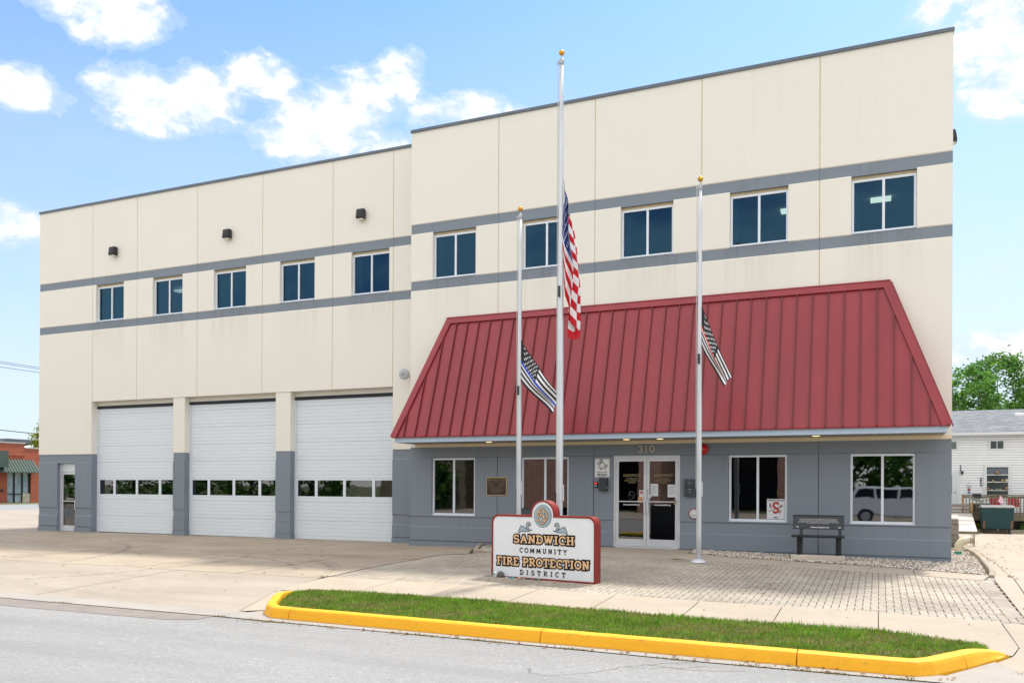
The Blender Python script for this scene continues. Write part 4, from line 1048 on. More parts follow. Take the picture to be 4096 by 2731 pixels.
for i in range(41):
    x = -11.463 + .3262 * i + .326
    if x > 1.2: break
    t1 = 1.0
    if x < tx0: t1 = (x - ex0) / (tx0 - ex0)
    if x > tx1: t1 = (ex1 - x) / (ex1 - tx1)
    if t1 < .06: continue
    p0 = Vector((x, ey, ez)) + upn * .012; p1 = Vector((x, ey, ez)) + up * t1 - upn * (.02 if t1 < 1 else .14)
    b.obox((p0 + p1) / 2 + nrm * .022, (.010, 0, 0), nrm * .022, (p1 - p0) / 2)
    b.obox(p0 + nrm * .022 - upn * .006, (.017, 0, 0), nrm * .024, upn * .014)
b.build('standing_seams', M['red_dark'], cr)
b = MB()
b.obox(Vector(((tx0 + tx1) / 2, 0, 0)) + Vector((0, ey, ez)) + up - upn * .085 + nrm * .035, ((tx1 - tx0) / 2 + .0, 0, 0), nrm * .012, upn * .085)
b.obox(Vector(((tx0 + tx1) / 2, -.02, tz + .010)), ((tx1 - tx0) / 2 + .02, 0, 0), (0, .045, 0), (0, 0, .012))
b.build('ridge_flashing', M['red_roof'], cr)
for sgn, ex, tx in ((1, ex0, tx0), (-1, ex1, tx1)):
    b = MB(); p0 = Vector((ex, ey, ez)); p1 = Vector((tx, -.004, tz)); d = p1 - p0; dn = d.normalized()
    inn = (Vector((sgn, 0, 0)) - dn * dn.x * sgn); inn = (inn - nrm * inn.dot(nrm)).normalized()
    b.obox((p0 + p1) / 2 + inn * .075 + nrm * .036, inn * .085, nrm * .010, d / 2)
    nn2 = Vector((-sgn, 0, 0)); sl = Vector((-sgn * (tz - ez), 0, abs(tx - ex))).normalized(); i2 = Vector((0, 1, 0)) - dn * dn.y; i2 = (i2 - sl * i2.dot(sl)).normalized()
    b.obox((p0 + p1) / 2 + i2 * .085 + sl * .034, i2 * .075, sl * .010, d / 2)
    b.build('hip_cap', M['red_roof'], cr)
fx0, fx1, fy = -11.452, 1.229, -1.032; SF = 2.705
b = MB(); b.box(fx0, fx1, fy, fy + .025, SF - .005, ez - th - .003); b.box(fx0, fx0 + .025, fy + .025, -.004, SF - .005, ez - th - .003); b.box(fx1 - .025, fx1, fy + .025, -.004, SF - .005, ez - th - .003); b.build('fascia', M['fascia'], ST)
b = MB(); n_ = 84; wdt = (fx1 - fx0 - .05) / n_
for i in range(n_): b.box(fx0 + .025 + i * wdt + .004, fx0 + .025 + (i + 1) * wdt - .004, fy + .026, -.004, SF - .003 - .02 * 0, SF + .012)
sf = b.build('soffit', M['soffit'], ST)
b = MB(); b.box(fx0 + .026, fx1 - .026, fy + .027, -.005, SF + .014, SF + .03); b.build('soffit_backing', M['soffit_dark'], sf)
for lx, ly in ((-8.99, -.55), (-5.43, -.55), (-4.63, -.55), (-1.24, -.55)):
    b = MB(); b.lathe([(.070, -.008), (.080, .0)], (lx, ly, SF - .003), 20); b.build('recessed_light', M['lit'], sf)
b = MB(); b.box(-11.45, XR - .003, -.012, -.001, 2.622, 2.70); b.build('trim_board', mat('cream_trim', (.74, .62, .42), .6), ST)


# ------------------------------------------------------------------ fittings on the walls
def wall_lamp(loc, label, rz=0.0):
    t = empty('wall_lamp', loc, label, 'wall lamp', 'dark box lamps high on the fire station', rz)
    b = MB(); prof = [(0, -.16), (-.17, -.16), (-.185, -.13), (-.155, .12), (-.13, .155), (0, .155)]
    b.prism(prof, lambda u, v, a: (a, u - .03, v), -.125, .125); b.build('housing', M['bronze'], t, local=True, bevel=.008)
    b = MB(); b.box(-.09, .09, -.03, 0, -.12, .12); b.build('mounting_plate', M['bronze'], t, local=True)
    b = MB(); b.box(-.10, .10, -.185, -.045, -.185, -.161); b.build('lens', M['lamp_white'], t, local=True)
    b = MB(); b.prism([(-.1885, -.115), (-.166, .075), (-.160, .075), (-.1825, -.115)], lambda u, v, a: (a, u - .032, v), -.09, .09); b.build('front_panel', M['black'], t, local=True)
    t.scale = (.90, 1.0, .90)
    return t


WL = [wall_lamp((-23.49, YL, 9.38), 'dark box lamp above the leftmost upper window of the fire station')]
WL.append(copy_thing(WL[0], (-18.60, YL, 9.388), 'dark box lamp above the third upper window, middle of the three on the bay block'))
WL.append(copy_thing(WL[0], (-13.67, YL, 9.388), 'dark box lamp nearest the step between the two blocks of the station'))
WL.append(copy_thing(WL[0], (XR, 1.95, 9.62), 'dark box lamp jutting from the right-hand end wall below the roof', rz=pi / 2))

# round outdoor speaker
t = empty('outdoor_speaker', (-12.06, YL, 4.66), 'round grey speaker on a short arm beside the red canopy', 'speaker')
b = MB(); b.tube([(0, 0, 0), (0, -.30, .02)], .055, 12); b.build('arm', M['cream'], t, local=True, smooth=True)
b = MB(); b.lathe([(.06, -.28), (.145, -.30), (.155, -.34), (.15, -.385), (.12, -.405), (.02, -.415)], (0, 0, .02), 24, axis='y'); b.build('head', mat('speaker_grey', (.42, .44, .46), .5), t, local=True, smooth=True)
for hx, hz in ((0, 0), (.05, 0), (-.05, 0), (0, .05), (0, -.05)):
    b = MB(); b.lathe([(.014, -.4185), (.012, -.410)], (hx, 0, .02 + hz), 8, axis='y'); b.build('sound_hole', M['black'], t, local=True)

# bronze plaque
t = empty('plaque', (-9.02, 0, 1.355), 'dark bronze plaque with gold border on the grey wall left of the flagpole', 'plaque')
b = MB(); b.box(-.285, .285, -.022, -.001, 0, .466); b.build('border', M['gold'], t, local=True, bevel=.004)
b = MB(); b.box(-.268, .268, -.028, -.0225, .017, .449); b.build('plate', mat('plaque_brown', (.05, .036, .028), .45, .3, var=.2, vscale=20), t, local=True)
b = MB(); rr = random.Random(2)
for i in range(12):
    w_ = rr.uniform(.10, .21); z = .415 - i * .031
    if 3 <= i <= 6: b.box(-.22, -.08, -.0305, -.0288, z, z + .010); b.box(.08, .22, -.0305, -.0288, z, z + .010)
    else: b.box(-w_, w_, -.0305, -.0288, z, z + .011)
for sx in (-.215, .215): b.lathe([(.032, -.031), (.032, -.0288)], (sx, 0, .385), 12, axis='y')
b.build('raised_lines', mat('plaque_relief', (.17, .13, .09), .45, .3), t, local=True)

# safe haven sign
t = empty('safe_haven_sign', (-6.188, 0, 1.82), 'white safe haven sign with a hand cradling a baby beside the entrance', 'sign')
def rrect(w_, h_, r, n_=5):
    pts = []
    for cx, cy, a0 in ((w_ - r, r, -90), (w_ - r, h_ - r, 0), (-w_ + r, h_ - r, 90), (-w_ + r, r, 180)):
        pts += [(cx + r * cos(radians(a0 + 90 * i / n_)), cy + r * sin(radians(a0 + 90 * i / n_))) for i in range(n_ + 1)]
    return pts
FY = lambda u, v, a: (u, a, v)
b = MB(); b.prism(rrect(.195, .462, .03), FY, -.010, -.001); b.build('panel', M['white'], t, local=True)
b = MB(); q = [(u * .94, .0139 + v * .94) for u, v in rrect(.195, .462, .03)]; b.tube([(u, -.0105, v) for u, v in q + [q[0]]], .004, 6, flat=((0, -1, 0), .001)); b.build('border', M['ink'], t, local=True)
b = MB(); hd = lambda pts, r: b.tube([(u, -.0108, v) for u, v in pts], r, 6, flat=((0, -1, 0), .0012))
hd(arc(.005, .285, .065, .075, 0, 360, 20), .007)
for k, (u0, v0, u1, v1) in enumerate(((-.055, .335, -.075, .40), (-.03, .36, -.035, .432), (.0, .365, .0, .436), (-.08, .30, -.115, .345))):
    d = Vector((u1 - u0, v1 - v0)).normalized(); n_ = Vector((-d.y, d.x)) * .014
    hd([(u0 + n_.x, v0 + n_.y), (u1 + n_.x, v1 + n_.y), (u1 + d.x * .012, v1 + d.y * .012), (u1 - n_.x, v1 - n_.y), (u0 - n_.x, v0 - n_.y)], .006)
hd([(.035, .225), (.08, .255), (.115, .32), (.125, .30), (.10, .215), (.065, .175)], .007); hd([(-.1, .27), (-.085, .22), (-.03, .19), (.0, .2)], .007)
hd([(-.012, .29), (-.006, .287)], .005); hd([(.022, .29), (.028, .287)], .005); hd([(-.01, .255), (.012, .25), (.022, .257)], .004)
b.build('symbol', M['ink'], t, local=True)
text_obj('lettering', 'Safe Babies • Safe Place', .036, M['ink'], t, (0, -.0115, .128), sx=.80, bold=.0008, local=True)
text_obj('lettering', 'Safe Haven', .068, M['ink'], t, (0, -.0115, .072), sx=.86, bold=.002, local=True)
text_obj('lettering', 'See Other Staff on Premises', .020, M['ink'], t, (0, -.0115, .032), sx=.75, bold=.0006, local=True)

t = empty('card_reader', (-6.345, 0, 1.57), 'small black card reader with a red light beside the key box', 'card reader')
b = MB(); b.box(-.046, .046, -.045, -.001, 0, .136); b.build('case', M['black'], t, local=True, bevel=.008)
b = MB(); b.box(-.028, .028, -.0475, -.0455, .095, .115); b.build('indicator', mat('red_led', (.5, .01, .01), .4, emit=(1, .03, .02, 1.2)), t, local=True)
b = MB(); b.box(-.030, .030, -.0475, -.0455, .030, .055); b.build('label_strip', M['paper'], t, local=True)
t = empty('key_box', (-6.14, 0, 1.49), 'black weatherproof key box under the safe haven sign', 'box')
b = MB(); b.prism(rrect(.102, .314, .02), FY, -.11, -.001); b.build('body', M['charcoal'], t, local=True, bevel=.006)
b = MB(); b.prism([(u * .86, .022 + v * .86) for u, v in rrect(.102, .314, .02)], FY, -.128, -.1105); b.build('lid', M['charcoal'], t, local=True, bevel=.006)
b = MB(); b.box(.085, .118, -.12, -.05, .10, .20); b.build('latch', M['black'], t, local=True, bevel=.004)
b = MB(); b.tube([(.10, -.122, .12), (.115, -.13, .09), (.10, -.125, .06)], .006, 6); b.build('padlock', M['steel'], t, local=True)

t = empty('alarm_bell', (-3.742, 0, 2.473), 'round red alarm bell on the grey wall under the canopy', 'alarm bell')
b = MB(); b.lathe([(.118, -.001), (.125, -.02), (.118, -.05), (.085, -.075), (.03, -.085), (.001, -.086)], (0, 0, 0), 28, axis='y'); b.build('gong', M['bell_red'], t, local=True, smooth=True)
b = MB(); b.lathe([(.018, -.086), (.014, -.098)], (0, 0, 0), 10, axis='y'); b.build('centre_bolt', M['steel'], t, local=True)
t = empty('drop_box', (-4.03, 0, 1.379), 'black metal drop box on the wall right of the entrance doors', 'letter box')
b = MB(); b.box(-.135, .135, -.11, -.001, 0, .19); b.build('lower_box', M['charcoal'], t, local=True, bevel=.006)
b = MB(); b.box(-.135, .135, -.12, -.001, .205, .398); b.build('upper_box', M['charcoal'], t, local=True, bevel=.006)
b = MB()
for z0, z1 in ((.02, .17), (.225, .38)):
    yy = -.1125 if z0 < .1 else -.1225
    q = [(-.11, z0), (.11, z0), (.11, z1), (-.11, z1), (-.11, z0)]
    for p, r in zip(q, q[1:]): b.tube([(p[0], yy, p[1]), (r[0], yy, r[1])], .003, 5, flat=((0, -1, 0), .001))
    for i in range(3): b.box(-.06 + .01 * i, .06 - .01 * i, yy - .001, yy + .0002, (z0 + z1) / 2 + .02 - i * .025, (z0 + z1) / 2 + .03 - i * .025)
b.build('line_decoration', mat('grey_green_line', (.14, .19, .19), .5), t, local=True)
b = MB(); b.blob((0, -.118, .165), (.013, .008, .013), 8); b.build('lock', M['white'], t, local=True)
t = empty('alarm_strobe', (-3.945, 0, .968), 'round white alarm strobe with a red rim low on the wall', 'alarm light')
b = MB(); b.lathe([(.122, -.001), (.122, -.022), (.11, -.03)], (0, 0, 0), 26, axis='y'); b.build('rim', mat('rim_red', (.42, .10, .07), .5), t, local=True, smooth=True)
b = MB(); b.lathe([(.105, -.031), (.10, -.05), (.075, -.052), (.07, -.045), (.055, -.045), (.05, -.07), (.02, -.08)], (0, 0, 0), 26, axis='y'); b.build('lens', mat('strobe_white', (.62, .62, .62), .3), t, local=True, smooth=True)


# ================================================================== FLAGPOLES AND FLAGS
def flagpole(x, y, top, r0, r1, label, wz, ballr=.056):
    z0 = gz(x, y); t = empty('flagpole', (x, y, z0), label, 'flagpole', 'flagpoles in front of the station'); H = top - z0
    b = MB(); n_ = 14; b.tube([(0, 0, H * i / n_) for i in range(n_ + 1)], [r0 if i < n_ * .35 else r0 + (r1 - r0) * (i / n_ - .35) / .65 for i in range(n_ + 1)], 16); b.build('pole', M['pole'], t, local=True, smooth=True)
    b = MB(); b.lathe([(.175, 0), (.175, .012), (.15, .035), (.10, .06), (r0 + .008, .075)], (0, 0, 0.004), 28); b.build('base_flange', M['pole'], t, local=True, smooth=True)
    b = MB(); b.lathe([(r1 + .006, 0), (r1 + .012, .03), (r1 + .012, .08), (r1, .10), (.012, .11), (.012, .17)], (0, 0, H), 14); b.box(-.085, -r1 * .6, -.012, .012, H + .02, H + .06); b.build('truck', M['steel'], t, local=True, smooth=False)
    b = MB(); b.blob((0, 0, H + .16 + ballr), (ballr, ballr, ballr), 18); b.build('ball', M['ball'], t, local=True, smooth=True)
    b = MB(); b.tube([(-.075, 0, H + .03), (-.072, 0, H * .6), (-r0 - .012, 0, 1.5)], .0045, 5); b.tube([(-.06, .01, H + .03), (-r0 - .010, .02, H * .55), (-r0 - .01, .012, 1.5)], .0045, 5); b.build('halyard', M['rope'], t, local=True)
    b = MB(); b.box(r0 - .004, r0 + .022, -.02, .02, 1.35, 1.65); b.build('cleat', M['pole'], t, local=True, bevel=.004)
    b = MB(); b.tube([(.0, -r0 - .02, wz), (.0, -r0 - .022, wz - .20)], .026, 8); b.build('halyard_weight', M['charcoal'], t, local=True)
    return t


flagpole(-7.372, -2.4, 7.57, .053, .032, 'left silver flagpole with the thin blue line flag at half mast', 3.78)
flagpole(-3.369, -2.4, 7.67, .053, .032, 'right silver flagpole with the thin red line flag, foot on the pavers', 4.25)
flagpole(-5.40, -5.1, 9.38, .060, .034, 'tallest silver flagpole, standing right behind the white sign', 5.3, ballr=.052)


def flag(name, x, y, fn, na, nb, colour, mats, label, cat='flag'):
    """cloth grid: fn(a, b) -> point (a along the fly, b down the hoist); colour(a, b) -> material slot"""
    b = MB(); b.v = [tuple(fn(i / na, j / nb)) for j in range(nb + 1) for i in range(na + 1)]
    for j in range(nb):
        for i in range(na):
            o = j * (na + 1) + i; b.f.append((o, o + na + 1, o + na + 2, o + 1)); b.m.append(colour((i + .5) / na, (j + .5) / nb, i, j))
    o = b.build(name, mats, None, smooth=True); tag(o, label, cat)
    md = o.modifiers.new('cloth', 'SOLIDIFY'); md.thickness = .002
    return o


def stars(i, j, na, nb, ca, cb, cols, rows, rad=1.0):
    """is grid cell (i, j) on a star of the canton (ca x cb cells)"""
    sx, sy = ca / (cols + 1), cb / (rows + 1)
    for r in range(rows):
        n_ = cols if r % 2 == 0 else cols - 1
        for c in range(n_):
            cx = (c + 1 + (0 if r % 2 == 0 else .5)) * sx; cy = (r + 1) * sy
            if abs(i + .5 - cx) / (sx * .25) + abs(j + .5 - cy) / (sy * .30) < 1.1: return True
    return False


# the national flag hangs limp: cloth falls in folds beside the pole
def us_fn(a, b):
    k = a * 3.0
    P_ = [(0, 0, 0, 0), (.35, .07, -.05, .26), (.62, .13, .05, .42), (.95, .23, -.04, .60), (1.25, .17, .09, .74), (1.6, .31, .13, .86), (1.95, .22, .17, .96), (2.35, .33, .22, 1.00), (2.7, .16, .20, 1.04), (3.0, .06, .16, .98)]
    xs, ys, dz = (lerp([(f[0], f[i]) for f in P_], k) for i in (1, 2, 3))
    sq = .45 + .55 * min(1, b * 1.6 + .1)
    fl = 1 - .35 * max(0, b - .6)
    return Vector((-5.352 + .84 * xs * sq * fl + .012 * sin(b * 9 + a * 7), -5.1 + ys + .02 * sin(b * 7 + a * 11), 7.28 - b * 1.90 - dz * (.93 + .1 * b)))
def us_col(a, b, i, j):
    if a < .4 and b < 7 / 13: return 1 if stars(i, j, 120, 104, 48, 56, 6, 9) else 2
    return 0 if int(b * 13) % 2 == 0 else 1
flag('flag', -5.4, -5.1, us_fn, 120, 104, us_col, [M['f_red'], M['f_white'], M['f_blue']], 'limp red, white and blue american flag at half mast on the tallest pole')


def line_fn(x0, y0, zt, dx, dz, hoist, tail, ph):
    def fn(a, b):
        sh = 1 - (1 - tail) * a ** .8
        fx = dx * (a ** 0.82) + .03 * a * sin(b * 8 + ph)
        fy = .09 * a * sin(a * 7 + b * 3.2 + ph) + .05 * sin(b * 6 + a * 4) * min(1, a * 3)
        return Vector((x0 + .045 + fx - (b - .5) * a * .12, y0 - .02 + fy, zt - dz * (a ** .74) - hoist * b * sh + .02 * a * sin(b * 10)))
    return fn
def line_col(line, cw=.4):
    def fn(a, b, i, j):
        if 6 / 13 <= b < 7.4 / 13 and a >= (.0 if line else .4) and not (a < .4 and b < 7 / 13 and False):
            if a >= cw or b >= 6.3 / 13: return 2
        if a < cw and b < 7 / 13: return 1 if stars(i, j, 100, 78, int(cw * 100), 42, 6, 7) else 0
        return 0 if int(b * 13) % 2 == 0 else 1
    return fn
flag('flag', 0, 0, line_fn(-7.372, -2.4, 4.86, .82, 1.24, .92, .48, .3), 100, 78, line_col(1), [M['f_black'], M['f_white'], M['f_line']], 'black and white striped flag with one blue stripe on the left pole')
flag('flag', 0, 0, line_fn(-3.369, -2.4, 5.32, .52, 1.52, .86, .20, 1.4), 100, 78, line_col(1, .5), [M['f_black'], M['f_white'], M['f_redline']], 'black and white striped flag with one red stripe on the right pole')

# ================================================================== MONUMENT SIGN
RZ = -radians(9.0); SW = 2.115
sgx, sgy = -4.378, -6.108
SG = empty('monument_sign', (sgx - SW * cos(RZ), sgy - SW * sin(RZ), gz(-5.4, -6.0) - .002), 'white sign with red rounded frame and domed emblem standing on the pavers', 'sign', rz=RZ)
def sign_outline(ins):
    r = .135 - ins * .6; x0, x1, zt = ins, SW - ins, 1.137 - ins; c0, dr = 1.072, .245 - ins * .9
    p = [(x0, ins)] + [(x0 + r - r * cos(radians(t)), zt - r + r * sin(radians(t))) for t in range(0, 91, 15)]
    p += [(c0 - dr, zt)] + [(c0 - dr * cos(radians(t)), 1.160 + (.245 - ins * .9) * sin(radians(t))) for t in range(0, 181, 12)] + [(c0 + dr, zt)]
    p += [(x1 - r + r * sin(radians(t)), zt - r + r * cos(radians(t))) for t in range(0, 91, 15)] + [(x1, ins)]
    return p
b = MB(); oo, ii = sign_outline(0), sign_outline(.031); n_ = len(oo)
for k in range(n_):
    l = (k + 1) % n_
    b.face([(oo[k][0], 0, oo[k][1]), (oo[l][0], 0, oo[l][1]), (ii[l][0], 0, ii[l][1]), (ii[k][0], 0, ii[k][1])])
    b.face([(ii[k][0], 0, ii[k][1]), (ii[l][0], 0, ii[l][1]), (ii[l][0], .012, ii[l][1]), (ii[k][0], .012, ii[k][1])])
    b.face([(oo[k][0], 0, oo[k][1]), (oo[k][0], .20, oo[k][1]), (oo[l][0], .20, oo[l][1]), (oo[l][0], 0, oo[l][1])])
b.build('frame', M['sign_red'], SG, local=True)
b = MB(); b.face([(u, .1995, v) for u, v in oo]); b.build('back_panel', M['charcoal'], SG, local=True)
b = MB(); b.face([(u, .0115, v) for u, v in ii]); b.build('face_panel', M['sign_white'], SG, local=True)
b = MB(); b.prism([(1.075 + .176 * cos(radians(t)), 1.126 + .196 * sin(radians(t))) for t in range(0, 360, 12)], FY, .004, .0112); b.build('emblem_ring', M['ink'], SG, local=True)
b = MB(); b.prism([(1.075 + .170 * cos(radians(t)), 1.126 + .190 * sin(radians(t))) for t in range(0, 360, 12)], FY, .002, .0038); b.build('emblem_disc', M['sign_grey'], SG, local=True)
SP = Plane((0, 0, 0), (1, 0, 0), (0, 0, 1), (0, -1, 0))
# interlaced letters of the emblem
mono = [[(.985, 1.045), (.985, 1.205)], [(.965, 1.205), (1.045, 1.205)], [(.985, 1.128), (1.035, 1.128)], [(.962, 1.045), (1.015, 1.045)],
        [(1.095, 1.205)] + arc(1.105, 1.125, .075, .080, 90, -90, 10) + [(1.095, 1.045)], [(1.095, 1.045), (1.095, 1.205)],
        arc(1.068, 1.197, .052, .062, 20, 262, 10) + arc(1.072, 1.062, .060, .072, 85, -160, 10)]
b = MB()
for k, pl in enumerate(mono): b.tube([(u, -.001 - .0003 * k, v) for u, v in pl], .018, 8, 0, flat=((0, -1, 0), .002))
b.build('emblem_outline', M['ink'], SG, local=True)
b = MB()
for k, pl in enumerate(mono): b.tube([(u, -.004 - .0004 * k, v) for u, v in pl], .0085, 8, 0, flat=((0, -1, 0), .002))
b.build('emblem_letters', M['sign_tan'], SG, local=True)
# scrolls
def scroll(mir):
    f = (lambda u: u) if not mir else (lambda u: 2.147 - u)
    leaf = [(.578, .815), (.585, .865), (.605, .905), (.622, .925), (.617, .945), (.655, .945), (.71, .915), (.76, .885), (.81, .875), (.865, .880), (.80, .855), (.72, .845), (.65, .848), (.61, .838)]
    curl = [(.775, .880), (.745, .915), (.735, .960), (.750, 1.000), (.785, 1.018), (.82, 1.000), (.832, .965), (.815, .945), (.800, .962), (.805, .978), (.785, .975), (.778, .945), (.79, .905), (.815, .878)]
    for pts in (leaf, curl):
        q = [(f(u), v) for u, v in pts]; cx = sum(p[0] for p in q) / len(q); cz = sum(p[1] for p in q) / len(q)
        g_ = MB(); g_.prism(q, FY, .004, .0112); g_.build('scroll', M['sign_grey'], SG, local=True)
        g_ = MB(); g_.tube([(u, .004, v) for u, v in q + [q[0]]], .005, 5, flat=((0, -1, 0), .002)); g_.build('scroll_outline', M['ink'], SG, local=True)
scroll(False); scroll(True)
for txt, u0, u1, z0, hh in (('SANDWICH', .475, 1.70, .648, .125), ('FIRE', .122, .585, .243, .125), ('PROTECTION', .675, 1.995, .243, .125)):
    pl = Plane((0, .007, 0), (1, 0, 0), (0, 0, 1), (0, -1, 0)); b = MB(); word(b, txt, u0, u1, z0, hh, pl, .040, .004, 0, ext=.022, thin=.95, track=.13, space=.45); b.build('letter_outline', M['ink'], SG, local=True)
    pl = Plane((0, .002, 0), (1, 0, 0), (0, 0, 1), (0, -1, 0)); b = MB(); word(b, txt, u0, u1, z0, hh, pl, .0165, .004, 0, thin=.66, track=.13, space=.45); b.build('lettering', M['sign_tan'], SG, local=True)
for txt, u0, u1, z0, hh, tr in (('COMMUNITY', .60, 1.565, .474, .076, .42), ('DISTRICT', .61, 1.535, .080, .076, .72)):
    pl = Plane((0, .008, 0), (1, 0, 0), (0, 0, 1), (0, -1, 0)); b = MB(); word(b, txt, u0, u1, z0, hh, pl, .0095, .003, 0, thin=.5, track=tr); b.build('lettering', M['ink'], SG, local=True)

# painted pebbles and small things along the foot of the sign
def on_sign(u, d): return (SG.location.x + u * cos(RZ) + d * sin(RZ), SG.location.y + u * sin(RZ) - d * cos(RZ))
PB = [(.12, .06, .06, .026, .055, (.74, .76, .76), 'white painted stone with a green patch at the left foot of the sign'),
      (.24, .055, .065, .028, .060, (.13, .135, .14), 'dark speckled stone leaning against the foot of the sign'),
      (.36, .05, .035, .03, .016, (.60, .62, .63), 'small pale stone third along the foot of the sign'),
      (.43, .05, .04, .03, .018, (.08, .30, .45), 'small blue painted stone at the foot of the sign'),
      (.50, .05, .04, .03, .018, (.05, .38, .48), 'small turquoise painted stone at the foot of the sign'),
      (.63, .05, .07, .035, .022, (.60, .38, .22), 'flat orange tan stone at the foot of the sign'),
      (.72, .05, .035, .03, .016, (.42, .36, .30), 'small beige stone right of the orange tan one'),
      (.82, .05, .045, .03, .02, (.09, .09, .10), 'black painted stone left of the pink one under the sign'),
      (.90, .05, .03, .025, .02, (.50, .10, .26), 'small pink painted stone at the foot of the sign'),
      (.98, .05, .05, .03, .02, (.06, .085, .09), 'dark flat stone, last of the row under the sign'),
      (1.04, .05, .03, .028, .022, (.16, .36, .30), 'small teal painted stone touching the last dark one')]
for u, d, rx, ry, rz_, c, lb in PB:
    x, y = on_sign(u, d); k_ = 1 if u < .3 else .72; t = MB(); t.blob((0, 0, rz_ * .9 * k_), (rx * k_, ry * k_, rz_ * k_), 12, jit=.05)
    o = t.build('painted_stone', mat('stone_paint', c, .55, var=.25, vscale=30), None, smooth=True); o.location = (x, y, gz(x, y)); o.rotation_euler = (0, 0, RZ + random.uniform(-.4, .4)); tag(o, lb, 'stone', 'painted stones along the foot of the sign')
    if u == .12:
        p = MB(); p.blob((0, -.024, .06), (.034, .008, .02), 8); p.build('green_patch', mat('green_paint', (.03, .36, .22), .5), o, local=True)
x, y = on_sign(.0, .05); b = MB(); b.box(-.12, .10, -.03, .03, .004, .016)
o = b.build('flat_slate', M['steel']); o.location = (x, y, gz(x, y)); o.rotation_euler = (0, 0, RZ); tag(o, 'thin grey slate lying at the left corner of the sign', 'stone')


# ================================================================== BENCHES
def bench(x, y, label, lines, foot, dates=None, lift=0.0):
    z0 = gz(x, y) - .005 + lift; t = empty('memorial_bench', (x, y, z0), label, 'bench', 'black memorial benches by the front wall')
    b = MB(); b.prism([(-.535, -.03), (.535, -.045), (.535, .115), (-.535, .115)], lambda u, v, a: (u, a, v), -.20, .06); b.build('concrete_slab', concrete_mat('bench_slab', (.62, .55, .48, 1), (.46, .40, .34, 1), .5, 4, .2), t, local=True, bevel=.012)
    for sx in (-.385, .385):
        b = MB(); b.box(sx - .032, sx + .032, -.13, -.085, .116, .495); b.build('leg', M['black'], t, local=True)
        b = MB(); b.prism([(-.02, .116), (.02, .116), (.045, .68), (.02, .68), (-.005, .5)], lambda u, v, a: (a, u, v), sx + .01, sx + .075); b.build('back_post', M['charcoal'], t, local=True)
    b = MB(); b.box(-.52, .53, -.27, .0, .49, .535); b.build('seat', M['black'], t, local=True, bevel=.012)
    tilt = .16
    b = MB(); b.prism([(-.005, .655), (.017, .655), (.017 + tilt * .285, .94), (-.005 + tilt * .285, .94)], lambda u, v, a: (a, u - .01, v), -.512, .512); b.build('backrest', M['charcoal'], t, local=True, bevel=.006)
    b = MB(); b.box(-.515, .515, -.02 + tilt * .285, .03 + tilt * .285, .935, .955); b.build('top_rail', M['black'], t, local=True, bevel=.004)
    R_ = (pi / 2 - tilt, 0, 0); yo = lambda z: -.0175 + (z - .655) * tilt
    if lines: text_obj('lettering', lines, .024, mat('faded_white', (.55, .56, .57), .6), t, (0, yo(.825) - .002, .825), R_, sx=.92, bold=0, local=True, space=.78)
    text_obj('lettering', foot, .037, M['text_white'], t, (0.03, yo(.698) - .002, .698), R_, sx=.95, bold=.0012, local=True)
    if dates:
        text_obj('lettering', dates[0], .032, M['text_white'], t, (-.42, yo(.702) - .002, .702), R_, bold=.001, local=True)
        text_obj('lettering', dates[1], .032, M['text_white'], t, (.42, yo(.698) - .002, .698), R_, bold=.001, local=True)
    return t


bench(-1.175, -.76, 'black bench with white lettering on its back in front of the right windows',
      'WHEN I AM CALLED TO DUTY GOD WHENEVER FLAMES MAY RAGE, GIVE ME\nSTRENGTH TO SAVE SOME LIFE WHATEVER BE ITS AGE. HELP ME EMBRACE A\nLITTLE CHILD BEFORE IT IS TOO LATE OR SAVE AN OLDER PERSON FROM\nTHE HORROR OF THAT FATE. ENABLE ME TO BE ALERT AND HEAR THE WEAKEST\nSHOUT AND QUICKLY AND EFFICIENTLY TO PUT THE FIRE OUT. I WANT TO FILL\nMY CALLING AND TO GIVE THE BEST IN ME.', 'In Memory Charles K. King', ('1965', '1981'))
bench(-7.60, -.72, 'black bench mostly hidden behind the white sign', '', 'RICHA', None, .03)


